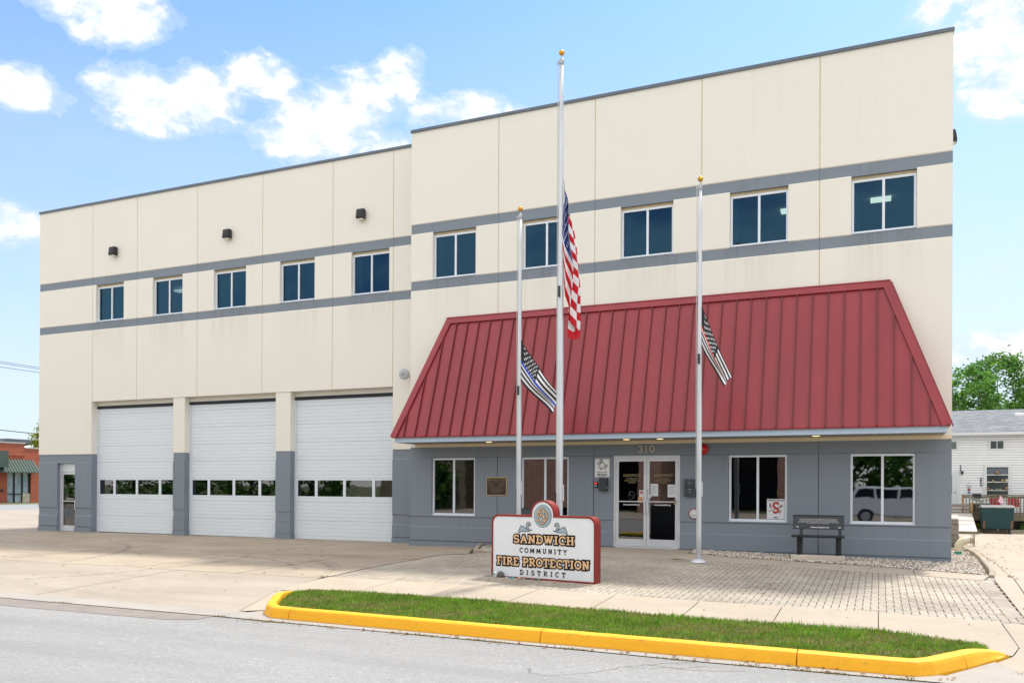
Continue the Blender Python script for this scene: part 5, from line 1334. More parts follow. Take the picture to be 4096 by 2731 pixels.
# ================================================================== TREES, BEHIND THE STATION AND BEYOND
def tree(name, x, y, h, r, zb, label, cat, leafm, n_clump=90, per=70, ls=.16, seed=1, group=None, trunk_r=.22, flat=1.0, z0=None):
    rnd = random.Random(seed); z0 = gz(x, y) if z0 is None else z0
    t = empty(name, (x, y, z0), label, cat, group)
    b = MB(); tips = []
    hb = h * zb
    b.tube([(0, 0, -.1), (rnd.uniform(-.1, .1), rnd.uniform(-.1, .1), hb * .6), (rnd.uniform(-.2, .2), rnd.uniform(-.2, .2), hb), (rnd.uniform(-.4, .4), rnd.uniform(-.3, .3), h * .72)], [trunk_r * 1.25, trunk_r, trunk_r * .8, trunk_r * .25], 8)
    for k in range(9):
        q = k * 2.4 + rnd.uniform(-.4, .4); zs = hb + (h * .62 - hb) * rnd.random(); ln = r * rnd.uniform(.55, .95); ze = zs + (h - zs) * rnd.uniform(.25, .75)
        m1 = (cos(q) * ln * .45, sin(q) * ln * .45, zs + (ze - zs) * .35); e = (cos(q) * ln, sin(q) * ln, ze)
        b.tube([(0, 0, zs), m1, e], [trunk_r * .45, trunk_r * .28, trunk_r * .08], 6); tips.append(e); tips.append(m1)
    b.build('trunk', M['bark'], t, local=True, smooth=True)
    b = MB()
    for c in range(n_clump):
        # clump centres: in a lumpy ellipsoid, denser towards the outside
        q = rnd.uniform(0, 2 * pi); cz = rnd.uniform(-1, 1); rr = sqrt(max(0, 1 - cz * cz)) * rnd.uniform(.45, 1.0) ** .5
        lump = 1 + .22 * sin(q * 3 + seed) * cos(cz * 4 + seed)
        cen = Vector((cos(q) * rr * r * lump, sin(q) * rr * r * lump, (hb + h) / 2 + cz * (h - hb) / 2 * flat))
        if c < len(tips): cen = Vector(tips[c]) + Vector((rnd.gauss(0, .2), rnd.gauss(0, .2), rnd.gauss(.2, .2)))
        cr_ = r * rnd.uniform(.13, .27)
        for _ in range(int(per * rnd.uniform(.5, 1.3))):
            d = Vector((rnd.gauss(0, 1), rnd.gauss(0, 1), rnd.gauss(0, .75))); p = cen + d * cr_ * .55
            s_ = ls * rnd.uniform(.6, 1.35); u = Vector((rnd.gauss(0, 1), rnd.gauss(0, 1), rnd.gauss(0, .5))).normalized(); v = u.cross(Vector((rnd.gauss(0, 1), rnd.gauss(0, 1), rnd.gauss(0, 1)))).normalized() * s_ * .5
            u = u * s_
            b.face([p - u * .5, p + v * .6, p + u * .5, p - v * .6])
    b.build('crown', leafm, t, local=True)
    return t


GT = 'broadleaf trees behind the white house'
tree('broadleaf_tree', 6.1, 52, 10.9, 2.6, .30, 'green tree nearest the station wall behind the white house', 'tree', M['leaf'], 150, 80, .24, 11, GT)
tree('broadleaf_tree', 8.6, 56, 12.2, 3.0, .30, 'tallest green tree rising behind the white house roof', 'tree', M['leaf'], 190, 80, .24, 12, GT)
tree('broadleaf_tree', 12.4, 58, 11.4, 3.2, .28, 'green tree behind the roof vent at the right edge', 'tree', M['leaf'], 170, 80, .24, 13, GT)
tree('broadleaf_tree', 3.4, 60, 12.0, 3.2, .30, 'green tree mostly hidden by the station end wall', 'tree', M['leaf'], 120, 75, .25, 14, GT)

# ================================================================== WHITE HOUSE ON THE RIGHT
HY = 23.0
HS = empty('white_house', (6, HY, gz(6, HY)), 'white clapboard house with grey shingle roof behind the station', 'house')
sid = mat('white_siding', (.82, .84, .87), .55, var=.05, vscale=2)
b = MB(); z = -.4
while z < 4.02:
    z1 = min(z + .112, 4.02); b.face([(1.0, HY - .015, z), (13, HY - .015, z), (13, HY - .002, z1), (1.0, HY - .002, z1)]); b.face([(1.0, HY + .012, z), (13, HY + .012, z), (13, HY - .015, z), (1.0, HY - .015, z)]); b.face([(1.0, HY - .016, z + .001), (13, HY - .016, z + .001), (13, HY - .0155, z + .022), (1.0, HY - .0155, z + .022)], 1); z = z1  # grey strip paints the shadow line at each clapboard's lower edge
b.box(1.0, 13, HY + .013, HY + 8, -.4, 4.02); b.build('wall', [sid, mat('siding_lap_shade', (.42, .43, .44), .7)], HS)
shm = bpy.data.materials.new('shingles'); shm.use_nodes = True; w = NT(shm.node_tree); p = shm.node_tree.nodes['Principled BSDF']; p.inputs['Roughness'].default_value = .9
tc = w.new('ShaderNodeTexCoord'); br = w.new('ShaderNodeTexBrick'); w.l.new(tc.outputs['Object'], br.inputs['Vector']); br.inputs['Scale'].default_value = 1; br.inputs['Brick Width'].default_value = .30; br.inputs['Row Height'].default_value = .13; br.inputs['Mortar Size'].default_value = .008
br.inputs['Color1'].default_value = (.22, .23, .245, 1); br.inputs['Color2'].default_value = (.12, .125, .135, 1); br.inputs['Mortar'].default_value = (.07, .07, .08, 1); br.inputs['Bias'].default_value = -.1
w.put(p.inputs['Base Color'], br.outputs[0])
b = MB(); b.prism([(HY - .35, 3.98), (HY + 3.6, 5.25), (HY + 8.3, 3.98), (HY + 8.3, 4.10), (HY + 3.6, 5.38), (HY - .35, 4.10)], lambda u, v, a: (a, u, v), .6, 13.4); rf = b.build('roof', shm, HS)
b = MB(); b.box(.6, 13.4, HY - .45, HY - .352, 3.96, 4.08); b.build('gutter', mat('white_gutter', (.62, .65, .68), .4), HS)
b = MB(); b.box(5.75, 6.15, HY + 2.3, HY + 2.7, 4.9, 5.10); b.build('roof_vent', M['white'], rf, bevel=.04)
glass_h = glass_mat('house_glass', (.10, .12, .12, 1), 1.7)
def hwin(x0, x1, z0, z1, fw, name='window', div=True):
    q = MB(); y = HY - .04
    q.box(x0, x1, y, HY - .016, z1 - fw, z1); q.box(x0, x1, y, HY - .016, z0, z0 + fw); q.box(x0, x0 + fw, y, HY - .016, z0 + fw, z1 - fw); q.box(x1 - fw, x1, y, HY - .016, z0 + fw, z1 - fw)
    if div: q.box((x0 + x1) / 2 - .015, (x0 + x1) / 2 + .015, y + .006, HY - .016, z0 + fw, z1 - fw)
    w_ = q.build(name, mat('house_trim', (.66, .69, .72), .5), HS)
    q = MB(); q.box(x0 + fw, x1 - fw, HY - .022, HY - .016, z0 + fw, z1 - fw); q.build('pane', mat('dark_house_pane', (.025, .035, .04), .08, spec=.7), w_)
    return w_
w_ = hwin(2.55, 3.26, 3.29, 3.765, .075, div=False)
b = MB()
for k in range(-2, 7):
    xa = 2.62 + k * .11
    for (xa, xb) in ((xa, xa + .33), (xa + .33, xa)):
        pts = [(xa, 3.36), (xb, 3.69)]
        t0 = max(0, (2.63 - min(xa, xb)) / .33); t1 = min(1, (3.18 - min(xa, xb)) / .33)
        if t1 <= t0: continue
        if xa < xb: q0, q1 = (xa + .33 * t0, 3.36 + .33 * t0), (xa + .33 * t1, 3.36 + .33 * t1)
        else: q0, q1 = (xb + .33 * t0, 3.69 - .33 * t0), (xb + .33 * t1, 3.69 - .33 * t1)
        b.tube([(q0[0], HY - .028, q0[1]), (q1[0], HY - .028, q1[1])], .008, 5)
b.build('lattice', mat('pale_lattice', (.45, .55, .5), .5), w_)
hwin(4.457, 5.10, 3.29, 3.775, .075)
w_ = hwin(4.265, 5.346, 1.10, 2.674, .13, div=False)
b = MB()
for z in (2.19, 1.87, 1.50): b.box(4.395, 5.216, HY - .05, HY - .024, z, z + .035)
b.build('shelf', M['white'], w_)
b = MB(); b.box(4.42, 5.19, HY - .034, HY - .024, 2.26, 2.50); b.build('leaded_glass', mat('leaded_glass', (.12, .15, .19), .2, var=.5, vscale=14), w_)
for k, (xx, zz, r, c) in enumerate(((4.80, 2.235, .075, (.32, .17, .09)), (4.63, 1.905, 0.045, (.40, .27, .12)), (5.0, 1.905, .055, (.45, .30, .08)), (5.15, 1.905, .06, (.55, .55, .48)), (4.44, 1.535, .06, (.26, .13, .06)), (5.15, 1.535, .075, (.28, .15, .07)), (4.9, 1.535, .035, (.55, .40, .2)), (4.78, 1.535, .04, (.25, .28, .3)), (4.58, 1.535, .03, (.4, .4, .4)))):
    b = MB(); b.lathe([(r * .7, 0), (r, r * .8), (r * .8, r * 1.5), (r * .4, r * 1.9)], (xx, HY - .085, zz), 10); o = b.build('ornament', mat('ornament_glaze', c, .4), w_)
# door of the house
b = MB(); b.box(2.3, 3.26, HY - .05, HY - .016, .3, 2.36); hd_ = b.build('door', mat('house_door', (.62, .65, .69), .45), HS)
b = MB()
for k in range(5): b.box(2.75, 3.02, HY - .056, HY - .051, 1.36 + k * .165, 1.49 + k * .165)
b.build('pane', mat('dark_house_pane', (.03, .04, .045), .1, spec=.7), hd_)
b = MB(); b.box(3.22, 3.30, HY - .06, HY - .017, .3, 2.42); b.build('door_trim', mat('house_trim', (.66, .69, .72), .5), hd_)
b = MB(); b.blob((3.14, HY - .075, 1.42), (.022, .03, .022), 8); b.build('handle', M['bronze'], hd_)
# wall decorations
t = empty('porch_light', (3.42, HY - .02, 2.30), 'small black porch light beside the house door', 'lamp')
b = MB(); b.box(-.05, .05, -.09, 0, .02, .07); b.lathe([(.055, -.06), (.035, .02)], (0, -.05, 0), 10); b.build('lantern', M['black'], t, local=True)
t = empty('thermometer', (3.36, HY - .02, 2.38), 'thin dark strip thermometer on the white siding above the porch light', 'thermometer')
b = MB(); b.box(-.02, .02, -.02, 0, 0, .28); b.build('strip', M['charcoal'], t, local=True); b = MB(); b.box(-.005, .005, -.023, -.0205, .03, .25); b.build('scale', M['steel'], t, local=True)
t = empty('wall_letters', (4.17, HY - .02, 1.75), 'dark metal letters spelling usa down the white siding', 'wall decoration')
for k, c in enumerate('USA'):
    GLk = GL[c]; b = MB(); pl = Plane((-.045, -.015, .22 - k * .13), (.10, 0, 0), (0, 0, .10), (0, -1, 0))
    for st_ in GLk[1]: b.tube([pl(u, v) for u, v in st_], .012, 6, flat=(pl.n, .006))
    b.build('letter', M['bronze'], t, local=True)
t = empty('star_ornament', (3.70, HY - .02, 1.42), 'red metal star hanging on the white siding with a small plaque above', 'wall decoration')
b = MB(); b.prism([((.085 if k % 2 == 0 else .036) * sin(k * pi / 5), .13 + (.085 if k % 2 == 0 else .036) * cos(k * pi / 5)) for k in range(10)], FY, -.02, -.005); b.build('star', mat('barn_red', (.30, .02, .03), .5), t, local=True)
b = MB(); b.prism([((.07 if k % 2 == 0 else .03) * sin(k * pi / 5), .0 + (.07 if k % 2 == 0 else .03) * cos(k * pi / 5)) for k in range(10)], FY, -.02, -.005); b.build('star', mat('star_blue', (.05, .09, .25), .5), t, local=True)
b = MB(); b.box(-.09, .09, -.02, -.005, .25, .31); b.build('plaque', mat('plaque_pale', (.45, .48, .5), .5), t, local=True)
b = MB(); b.tube([(-.08, -.01, .31), (0, -.01, .46), (.08, -.01, .31)], .004, 5); b.tube([(0, -.01, .25), (0, -.01, .2)], .004, 5); b.build('cord', M['black'], t, local=True)

# deck with railing
wood = mat('weathered_wood', (.19, .165, .115), .85, var=.3, vscale=5, stretch=(4, 4, .6)); wood_new = mat('tan_wood', (.36, .22, .11), .8, var=.2, vscale=5); wood_pale = mat('pale_grey_boards', (.52, .47, .44), .8, var=.15, vscale=3, stretch=(.5, 6, 1))
DK = empty('deck', (7.5, 21, gz(7.5, 21)), 'weathered wooden deck with slatted railing in front of the white house', 'deck')
b = MB(); b.box(3.3, 12.5, 20.95, HY - .06, .42, .47); b.box(3.3, 12.5, 20.92, 20.96, .25, .47); b.build('floor', wood, DK)
b = MB(); b.box(3.25, 12.5, 20.93, 21.05, 1.30, 1.345); b.box(3.25, 12.5, 20.97, 21.01, 1.19, 1.28); b.box(3.3, 12.5, 20.97, 21.01, .53, .60); b.build('rail', wood, DK)
b = MB(); x = 3.40
while x < 12.4: b.box(x, x + .035, 20.93, 20.965, .40, 1.28); x += .125
b.build('balusters', wood, DK)
for x in (3.255, 6.2, 9.2, 12.4):
    b = MB(); b.box(x, x + .085, 20.96, 21.045, gz(x, 21) - .05, 1.30); b.build('post', wood_new if x < 4 else wood, DK)
b = MB(); b.box(3.5, 12.4, 21.5, 21.55, gz(7, 21.5) - .05, .24); b.build('skirting', M['black'], DK)
# ramp to the cellar/deck
t = empty('wooden_ramp', (3.2, 20, gz(3.2, 20)), 'pale plank ramp leading up to the deck beside the block pillar', 'ramp')
r0, r1 = gz(3, 18.6) + .02, .56
b = MB(); b.prism([(18.55, r0 - .03), (18.55, r0 + .07), (20.9, r1), (20.9, r1 - .06)], lambda u, v, a: (a, u, v), 2.2, 3.62); b.build('boards', wood_pale, t)
for dm in ((2.2, 3.60, 19.5, 19.53, .262, .285), (2.2, 3.64, 20.85, 20.9, .565, .60), (2.2, 3.66, 18.53, 18.56, r0 - .03, r0 + .085)): box_part('cleat', dm, wood, t)
b = MB(); b.box(2.2, 3.56, 20.9, 20.93, .80, .93); b.box(2.2, 3.56, 20.9, 20.93, .66, .74); b.build('rail', mat('grey_brown_board', (.24, .20, .17), .85, var=.2, vscale=4), t)
b = MB(); b.box(3.56, 3.66, 20.86, 20.96, .1, 1.0); b.build('post', wood_new, t)
b = MB(); b.box(2.70, 2.80, 20.86, 20.96, .1, 1.0); b.build('post', wood_new, t)
# things on the deck
t = empty('registration_board', (3.73, 20.88, 1.14), 'weathered board lettered registration tilted on the deck railing', 'sign'); t.rotation_euler = (0, radians(21), 0)
b = MB(); b.box(-.34, .34, -.02, 0, -.065, .065); b.build('board', mat('old_board', (.30, .31, .26), .8, var=.2, vscale=9), t, local=True)
b = MB(); pl = Plane((0, -.022, 0), (1, 0, 0), (0, 0, 1), (0, -1, 0)); word(b, 'REGISTRATION', -.32, .32, -.022, .072, pl, .008, .002, 0, track=.15); b.build('lettering', mat('faded_letter', (.09, .10, .08), .8), t, local=True)
text_obj('lettering', 'BOOTH', .05, mat('faded_letter', (.12, .13, .10), .8), t, (.06, -.022, -.045), local=True)
t = empty('door_mat', (3.80, 20.9, 1.2), 'dark mat draped over the deck rail above the lettered board', 'mat')
b = MB(); b.box(-.15, .17, -.03, -.012, -.03, .165); b.box(-.15, .17, -.03, .16, .165, .18); b.build('fabric', mat('mat_dark', (.03, .035, .04), .9, var=.3, vscale=20), t, local=True)
b = MB(); b.box(-.15, .17, -.034, -.0305, -.03, -.015); b.build('hem', M['black'], t, local=True)
def deck_chair(x, y, label, c):
    t = empty('deck_chair', (x, y, .47), label, 'chair', 'red chairs on the deck')
    f = mat('chair_red', c, .7, var=.1)
    b = MB(); b.prism([(0, .33), (.14, .80), (.155, .80), (.02, .33)], lambda u, v, a: (a, u, v), -.21, .21); b.build('backrest', f, t, local=True)
    b = MB(); b.box(-.22, .22, -.40, .02, .33, .36); b.build('seat', f, t, local=True)
    for sx in (-.21, .21):
        b = MB(); b.tube([(sx, -.38, 0), (sx, -.36, .5), (sx, .05, .52)], .012, 6); b.build('leg', M['steel'], t, local=True)
        b = MB(); b.tube([(sx, .05, 0), (sx, .03, .34), (sx, .15, .82)], .012, 6); b.build('leg', M['steel'], t, local=True)
    return t
deck_chair(4.60, 21.9, 'red deck chair behind the pink cloth', (.36, .015, .03)); deck_chair(5.30, 21.9, 'red deck chair right of the pink cloth, above the dumpster lid', (.36, .015, .03))
t = empty('patterned_cloth', (4.68, 20.9, .98), 'pink and white cloth hanging from the deck railing', 'cloth')
b = MB(); b.prism([(-.03, .30), (.03, .31), (.10, .18), (.13, .0), (.05, -.06), (-.02, .02), (-.10, .10), (-.04, .2)], FY, -.03, -.015); b.build('cloth', mat('pink_cloth', (.62, .20, .32), .8, col2=(.70, .66, .68, 1), vscale=18), t, local=True)
b = MB(); b.tube([(-.02, -.02, .30), (0, -.02, .36), (.02, -.02, .30)], .008, 6); b.build('peg', wood_new, t, local=True)
t = empty('cooler_box', (3.95, 21.6, .47), 'dark box standing on the deck behind the lettered board', 'box')
b = MB(); b.box(-.25, .4, -.2, .2, 0, .42); b.build('body', mat('box_brown', (.10, .085, .07), .8), t, local=True); b = MB(); b.box(-.27, .42, -.22, .22, .421, .47); b.build('lid', mat('box_lid', (.16, .14, .12), .8), t, local=True)
t = empty('green_cushion', (5.75, 20.88, .72), 'dark green cloth hanging at the right part of the deck railing', 'cloth')
b = MB(); b.prism([(-.06, .45), (.10, .47), (.14, .2), (.10, .0), (-.08, .02), (-.05, .25)], FY, -.05, -.015); b.build('cloth', mat('green_cloth', (.02, .10, .05), .8, var=.2), t, local=True)
b = MB(); b.tube([(-.05, -.02, .45), (.1, -.02, .49)], .012, 6); b.build('edge', mat('green_edge', (.02, .14, .07), .8), t, local=True)

# dumpster
t = empty('dumpster', (4.49, 20.0, gz(4.5, 20)), 'dark teal rusty dumpster on four castors with white slatted lid', 'dumpster')
teal = mat('teal_paint', (.006, .052, .058), .5, 0.1, col2=(.008, .040, .044, 1), vscale=4); rust = mat('rusty_paint', (.16, .10, .07), .8, .1, var=.4, vscale=10); 
DZ = 0
b = MB(); zb, zt = .205, 1.10
bt = [(-.555, 0), (.545, 0), (.545, .70), (-.555, .70)]; tp_ = [(-.585, -.05), (.58, -.05), (.58, .85), (-.585, .85)]
for k in range(4):
    l = (k + 1) % 4; b.face([(*bt[k], zb), (*bt[l], zb), (*tp_[l], zt), (*tp_[k], zt)])
b.face([(*p, zb) for p in bt][::-1]); b.build('body', teal, t, local=True)
b = MB(); b.box(-.60, .60, -.075, -.051, zt - .03, zt + .02); b.box(-.60, .60, .851, .875, zt - .03, zt + .02); b.box(-.72, .80, -.03, .0, zt - .012, zt + .008); b.build('rim', M['steel'], t, local=True)
for sx in (-1, 1):
    b = MB(); xx = sx * .50; b.prism([(xx - .045, zb + .002), (xx + .045, zb + .002), (xx + .052, zb + .36), (xx - .05, zb + .30)], lambda u, v, a: (u, a - .05 * (v - zb) / (zt - zb), v), -.012, -.004); b.build('rust_patch', rust, t, local=True)
b = MB()
for k in range(9): x = -.56 + k * .13; b.prism([(x, 0), (x + .085, 0), (x + .105, .035), (x + .02, .045)], lambda u, v, a: (u, a, zt + .022 + v), -.07, .84)
b.build('lid', mat('lid_white', (.66, .67, .68), .5), t, local=True)
b = MB(); b.box(-.57, .57, -.06, .83, zt + .021, zt + .0215); b.build('lid_base', M['black'], t, local=True)
for sx, sy in ((-.46, .08), (.43, .08), (-.40, .60), (.48, .60)):
    b = MB(); b.tube([(sx - .025, sy, .075), (sx + .025, sy, .075)], .075, 14); c_ = b.build('castor', M['rubber'], t, local=True)
    b = MB(); b.box(sx - .045, sx + .045, sy - .045, sy + .045, .155, .204); b.build('bracket', M['black'], c_, local=True)
    b = MB(); b.tube([(sx - .03, sy, .075), (sx + .03, sy, .075)], .03, 10); b.build('hub', M['steel'], c_, local=True)
b = MB(); b.tube([(.0 + .03 * cos(q * pi / 6), -.01, .165 + .03 * sin(q * pi / 6)) for q in range(13)], .006, 6); b.build('chain_ring', M['steel'], t, local=True)

# far kerb, grass and plants by the deck
def lowkerb2(x0, x1, y):
    b = MB(); b.box(x0, x1, y, y + .15, gz(5, y) - .05, gz(5, y) + .14); o = b.build('kerb', M['stone_kerb'], None, bevel=.02); o['kind'] = 'structure'
lowkerb2(3.66, 14, 20.75)
sheet('lawn', [[(3.66, 20.88), (14, 20.88), (14, 23), (3.66, 23)]], M['turf'], .10)
def shrub(x, y, h, r, label, m_, seed, z=None):
    rnd = random.Random(seed); z0 = gz(x, y) + .08 if z is None else z; t = empty('leafy_plant', (x, y, z0), label, 'plant', 'plants under the deck railing'); b = MB()
    for _ in range(420):
        d = Vector((rnd.gauss(0, .45), rnd.gauss(0, .3), 0)); zz = abs(rnd.gauss(.5, .3)) * h * max(.2, 1 - d.length * .5); p = Vector((d.x * r, d.y * r, zz)); u = Vector((rnd.gauss(0, 1), rnd.gauss(0, 1), rnd.gauss(0, .6))).normalized() * .05; v = u.cross(Vector((rnd.gauss(0, 1), rnd.gauss(0, 1), 1))).normalized() * .022
        b.face([p - u, p + v, p + u, p - v])
    b.build('leaves', m_, t, local=True); b = MB()
    for _ in range(7): b.tube([(rnd.gauss(0, .1) * r, 0, -.03), (rnd.gauss(0, .4) * r, rnd.gauss(0, .2) * r, h * .7)], .006, 5)
    b.build('stems', M['bark'], t, local=True)
shrub(3.86, 20.93 - .0, .34, .30, 'yellowing low plant between the ramp and the dumpster', M['leaf_yellow'], 3)
shrub(5.75, 20.95, .42, .45, 'green leafy plant right of the dumpster', M['leaf'], 4)
shrub(6.4, 20.95, .40, .45, 'green leafy plant at the right edge under the deck', M['leaf'], 5)

# block pillar and drain pipe
t = empty('block_pillar', (1.78, 7.1, gz(1.8, 7)), 'tan split-face block pillar standing behind the station corner', 'pillar')
blk = concrete_mat('split_block', (.31, .28, .235, 1), (.16, .145, .12, 1), .8, 4, .5)
for k in range(5):
    wv = .30 - k * .012 if k < 4 else .285; b = MB(); z0_ = k * .152 if k < 4 else .608; rr = random.Random(k)
    for i in range(2): b.obox((-.13 + .27 * i + .01 * (k % 2), 0, z0_ + .074), (.131 - .002 * k, 0, 0), (0, wv, 0), (0, 0, .074))
    b.build('block_course', blk, t, local=True, bevel=.012)
t = empty('drain_pipe', (1.70, 2.5, gz(1.7, 2.5)), 'white elbow drain pipe with wire guard rising from the gravel', 'pipe')
pm = mat('white_pipe', (.66, .66, .58), .5, col2=(.62, .50, .30, 1), vscale=3)
cen = [(0, 0, .10)] + [(.0 + .20 * (1 - cos(radians(a))), 0, .15 + .20 * sin(radians(a))) for a in range(0, 82, 9)]
e = cen[-1]; cen += [(e[0] + .07, 0, e[2] + .018), (e[0] + .15, 0, e[2] + .022)]
rad = [.083 + (.006 if k % 3 == 0 else 0) for k in range(len(cen))]
b = MB(); b.tube(cen, rad, 18); b.build('elbow', pm, t, local=True, smooth=True)
b = MB(); b.tube([(0, 0, -.05), (0, 0, .10)], .078, 18); b.build('stub', mat('teal_pipe', (.01, .33, .28), .5), t, local=True, smooth=True)
b = MB(); b.tube([(0, 0, .085), (0, 0, .125)], .096, 18); b.build('collar', pm, t, local=True)
b = MB(); gx = cen[-1][0]; gzc = cen[-1][2]
for k in range(7): b.tube([(gx + .01, -.105 + k * .035, gzc - .15), (gx + .01, -.105 + k * .035, gzc + .12)], .0035, 5)
for k in range(8): b.tube([(gx + .012, -.11, gzc - .15 + k * .038), (gx + .012, .11, gzc - .15 + k * .038)], .0035, 5)
for k in range(8): b.tube([(gx - .07, -.108, gzc - .15 + k * .038), (gx + .012, -.108, gzc - .15 + k * .038)], .0035, 5)
for k in range(3): b.tube([(gx - .07 + k * .035, -.108, gzc - .15), (gx - .07 + k * .035, -.108, gzc + .12)], .0035, 5)
b.build('wire_guard', mat('rusty_wire', (.22, .13, .08), .7, .3), t, local=True)

# ================================================================== LEFT BACKGROUND
BX = -69.0
BB = empty('brick_shop', (BX, 31, gz(BX, 31)), 'red brick shop with green metal awning across the side street', 'shop')
bk = brick_mat('red_brick', (.52, .125, .05, 1), (.42, .09, .04, 1), (.22, .12, .09, 1), .5)
b = MB(); b.box(BX - 9, BX, 20, 29.25, -.2, 5.12); b.box(BX - 9, BX, 31.46, 46, -.2, 4.72); b.box(BX - 9, BX, 29.25, 30.84, 2.62, 5.12); b.box(BX - 9, BX, 30.84, 31.46, 2.62, 4.72); b.box(BX - 9, BX - .5, 29.25, 31.46, -.2, 2.62)
b.box(BX, BX + .06, 20, 30.84, 4.05, 4.18); b.build('wall', bk, BB)
b = MB(); b.box(BX - .3, BX + .07, 20, 30.9, 5.12, 5.23); b.box(BX - .3, BX + .07, 30.9, 46, 4.72, 4.82); b.build('parapet_cap', mat('pale_cap', (.45, .42, .36), .8), BB)
b = MB(); gm = mat('awning_green', (.055, .095, .08), .6, 0, col2=(.09, .11, .085, 1), vscale=.8, spec=.15)
b.face([(BX + .02, 24, 3.72), (BX + .02, 31.6, 3.72), (BX + 1.0, 31.7, 2.63), (BX + 1.0, 24, 2.63)]); b.face([(BX + .02, 31.6, 3.72), (BX + .02, 31.6, 2.63), (BX + 1.0, 31.7, 2.63)])
b.face([(BX + 1.0, 24, 2.63), (BX + 1.0, 31.7, 2.63), (BX + 1.0, 31.7, 2.55), (BX + 1.0, 24, 2.55)]); aw = b.build('awning', gm, BB)
b = MB(); yy = 24.1
while yy < 31.6: b.tube([(BX + .04, yy, 3.74), (BX + 1.02, yy, 2.65)], .02, 5); yy += .27
b.build('awning_seams', mat('awning_dark', (.05, .08, .07), .5), aw)
b = MB(); b.box(BX + .05, BX + 1.3, 24, 28.45, 3.0, 4.4); b.build('awning', gm, BB)
b = MB()
for yy in (29.25, 29.98, 30.74, 31.40): b.box(BX - .2, BX - .1, yy - .04, yy + .05, -.05, 2.62)
b.box(BX - .2, BX - .1, 29.3, 31.4, .70, .76); wf = b.build('shop_window', M['black'], BB)
plm = mat('plastic_sheeting', (.20, .27, .29), .25, col2=(.42, .48, .48, 1), vscale=2.2, bump=.8, bscale=5, stretch=(1, 1, .5))
for ya, yb_ in ((29.29, 29.94), (30.02, 30.70), (30.78, 31.36)):
    b = MB(); b.box(BX - .3, BX - .22, ya, yb_, -.02, 2.6); b.build('pane', plm, wf)
b = MB(); b.box(BX - .09, BX - .05, 30.72, 31.44, -.03, .76); b.build('boarded_panel', mat('stained_board', (.45, .38, .30), .8, var=.3, vscale=3), wf)
b = MB(); b.box(BX + .01, BX + .1, 28.3, 28.85, .95, 1.12); b.build('letter_slot', M['black'], BB)
sheet('lawn', [[(-68.9, 20), (-68.9, 60), (-64.2, 60), (-64.2, 20)]], M['turf'], .01)
# grey roof house further back
GH = empty('grey_roof_house', (-90, 42, 0), 'grey gabled roof house showing above the brick shop', 'house')
b = MB(); b.prism([(-6, 0), (6, 0), (6, 5.0), (0, 6.5), (-6, 5.0)], lambda u, v, a: (-92 + a, 45.7 + u, v), 0, 9); b.build('wall', sid, GH)
b = MB(); b.prism([(40.0, 5.95), (40.4, 6.42), (52, 6.42), (52, 5.95)], lambda u, v, a: (a, u, v), -92, -84.9); b.build('roof', mat('grey_shingle', (.09, .10, .115), .9, var=.2, vscale=3), GH)
tree('yellowing_tree', -80, 42.0, 8.6, 2.0, .35, 'yellow green tree against the left edge of the fire station', 'tree', M['leaf_yellow'], 70, 60, .26, 21)
tree('street_tree', -56, 13.3, 7.4, 2.2, .45, 'dark green tree at the far left edge, mostly out of view', 'tree', M['leaf_dark'], 60, 50, .18, 22)
# overhead wires
for ya, za, yb_, zb_, xx, lb in ((21, 10.72, 45, 11.6, -60, 'highest overhead wire left of the station'), (21, 10.60, 45, 11.45, -60, 'second highest overhead wire left of the station'), (21, 10.31, 45, 11.3, -60, 'third overhead wire left of the station'), (21, 5.66, 45, 5.9, -60, 'thick low overhead wire above the brick shop roof')):
    b = MB(); n_ = 12; b.tube([(xx, ya + (yb_ - ya) * i / n_, za + (zb_ - za) * i / n_ - .35 * 4 * (i / n_) * (1 - i / n_)) for i in range(n_ + 1)], .018 if za > 6 else .032, 5)
    o = b.build('overhead_wire', M['bronze']); tag(o, lb, 'wire', 'overhead wires left of the station')

# ================================================================== ACROSS THE STREET (seen in the window glass)
OB = empty('brick_building', (-18, -36, .1), 'dark red brick building across the street, seen in the glass', 'building')
bk2 = brick_mat('dark_brick', (.42, .19, .12, 1), (.30, .13, .085, 1), (.60, .50, .42, 1), .5)
b = MB(); b.box(-25, -17.6, -46, -31, 0, 8); b.box(-13.7, -12.3, -46, -31, 0, 8); b.box(-5.7, -4.4, -46, -34, 0, 7); b.build('wall', bk2, OB)
b = MB(); b.box(-17.6, -13.7, -46, -40, 0, 8); b.box(-12.3, -5.7, -46, -41, 0, 7); b.build('recessed_wall', mat('dark_cladding', (.05, .055, .06), .7, var=.3), OB)
b = MB(); b.box(-25.1, -12.2, -46, -30.9, 8.0, 8.2); b.box(-12.1, -4.3, -46, -33.9, 7, 7.2); b.build('parapet_cap', M['steel'], OB)
sheet('parking_lot', [[(-60, -22.6), (60, -22.6), (60, -31), (-60, -31)]], M['walk'], .01)
OT = 'trees across the street'
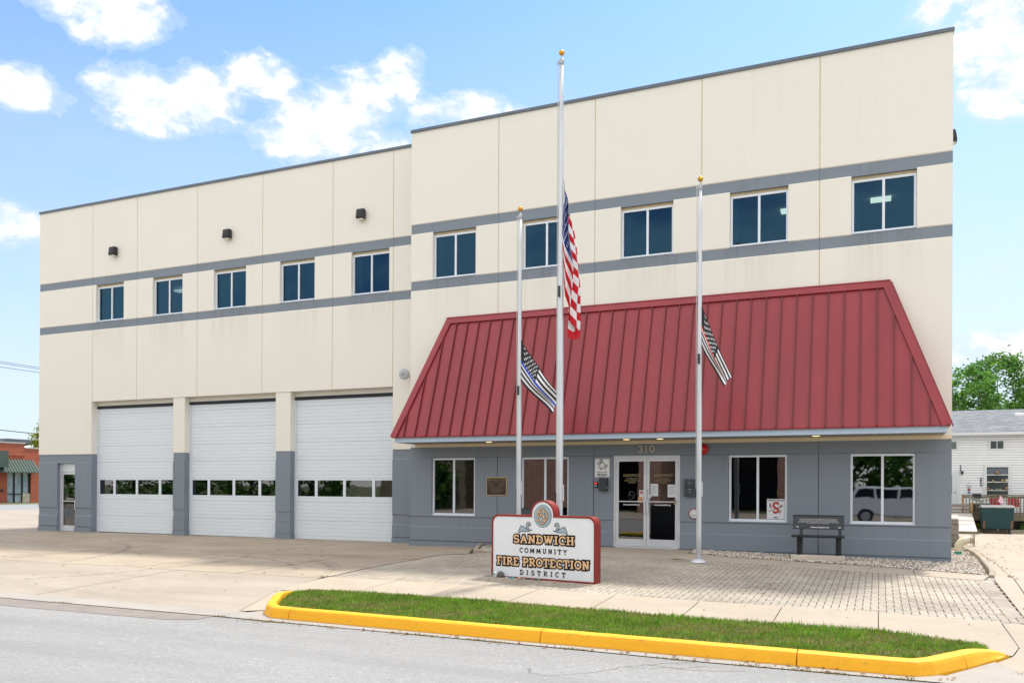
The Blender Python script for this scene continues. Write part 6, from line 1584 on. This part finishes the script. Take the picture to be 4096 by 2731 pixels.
for k, (x, y, h, r) in enumerate(((-36, -26, 9, 3.4), (-42, -27, 10, 3.8), (-48, -26, 9.5, 3.8), (-55, -28, 10.5, 4.2), (-63, -27, 10, 4.2), (-27, -29, 5, 1.4), (3.2, -38, 9, 3.8), (9, -40, 9, 4), (-2, -42, 9, 3.0))):
    tree('street_tree', x, y, h, r, .05, ['dense low tree opposite the third bay', 'dense low tree opposite the second bay', 'dense low tree opposite the first bay', 'tall dense tree opposite the side door', 'dense tree farthest left across the street', 'tree left of the dark brick building', 'tree behind the parked car', 'tree right of the parked car', 'tree behind the smaller brick wing'][k], 'tree', M['leaf'], 95, 60, .36, 40 + k, OT)
TB = empty('tan_building', (-30, -36, .1), 'tan boarded building across the street, seen in the left window glass', 'building')
b = MB(); b.box(-34, -26, -44, -31.5, 0, 7.5); b.build('wall', mat('tan_boards', (.26, .23, .16), .8, var=.3, vscale=2, stretch=(.4, .4, 6)), TB)
b = MB(); b.box(-34.2, -25.8, -44.2, -31.3, 7.5, 7.8); b.build('roof', M['black'], TB)
SV = empty('parked_car', (.9, -24.2, gz(.9, -24.2)), 'silver estate car parked across the street, seen in the right window', 'car')
b = MB(); car = [(-2.3, .35), (2.25, .35), (2.35, .75), (2.2, 1.02), (1.15, 1.12), (.45, 1.68), (-1.9, 1.72), (-2.25, 1.15), (-2.35, .7)]
b.prism(car, lambda u, v, a: (u, a, v), -.9, .9); b.build('body', mat('silver_car_paint', (.72, .74, .76), .25, .1), SV, local=True, bevel=.08)
for ys in (-.905, .905):
    for q in ([(-1.95, 1.2), (-1.1, 1.2), (-1.1, 1.6), (-1.8, 1.6)], [(-1.0, 1.2), (-.1, 1.2), (-.1, 1.6), (-1.0, 1.6)], [(0, 1.2), (1.0, 1.2), (.4, 1.6), (0, 1.6)]):
        b = MB(); b.prism(q, lambda u, v, a: (u, a, v), ys - .008, ys + .008); b.build('side_window', mat('car_glass', (.01, .015, .02), .05, spec=.8), SV, local=True)
    for xw in (-1.45, 1.45):
        b = MB(); b.tube([(xw, ys - .1, .34), (xw, ys + .02, .34)], .34, 20); w_ = b.build('wheel', M['rubber'], SV, local=True)
        b = MB(); b.tube([(xw, ys - .105, .34), (xw, ys + .03, .34)], .2, 14); b.build('rim', M['steel'], w_, local=True)
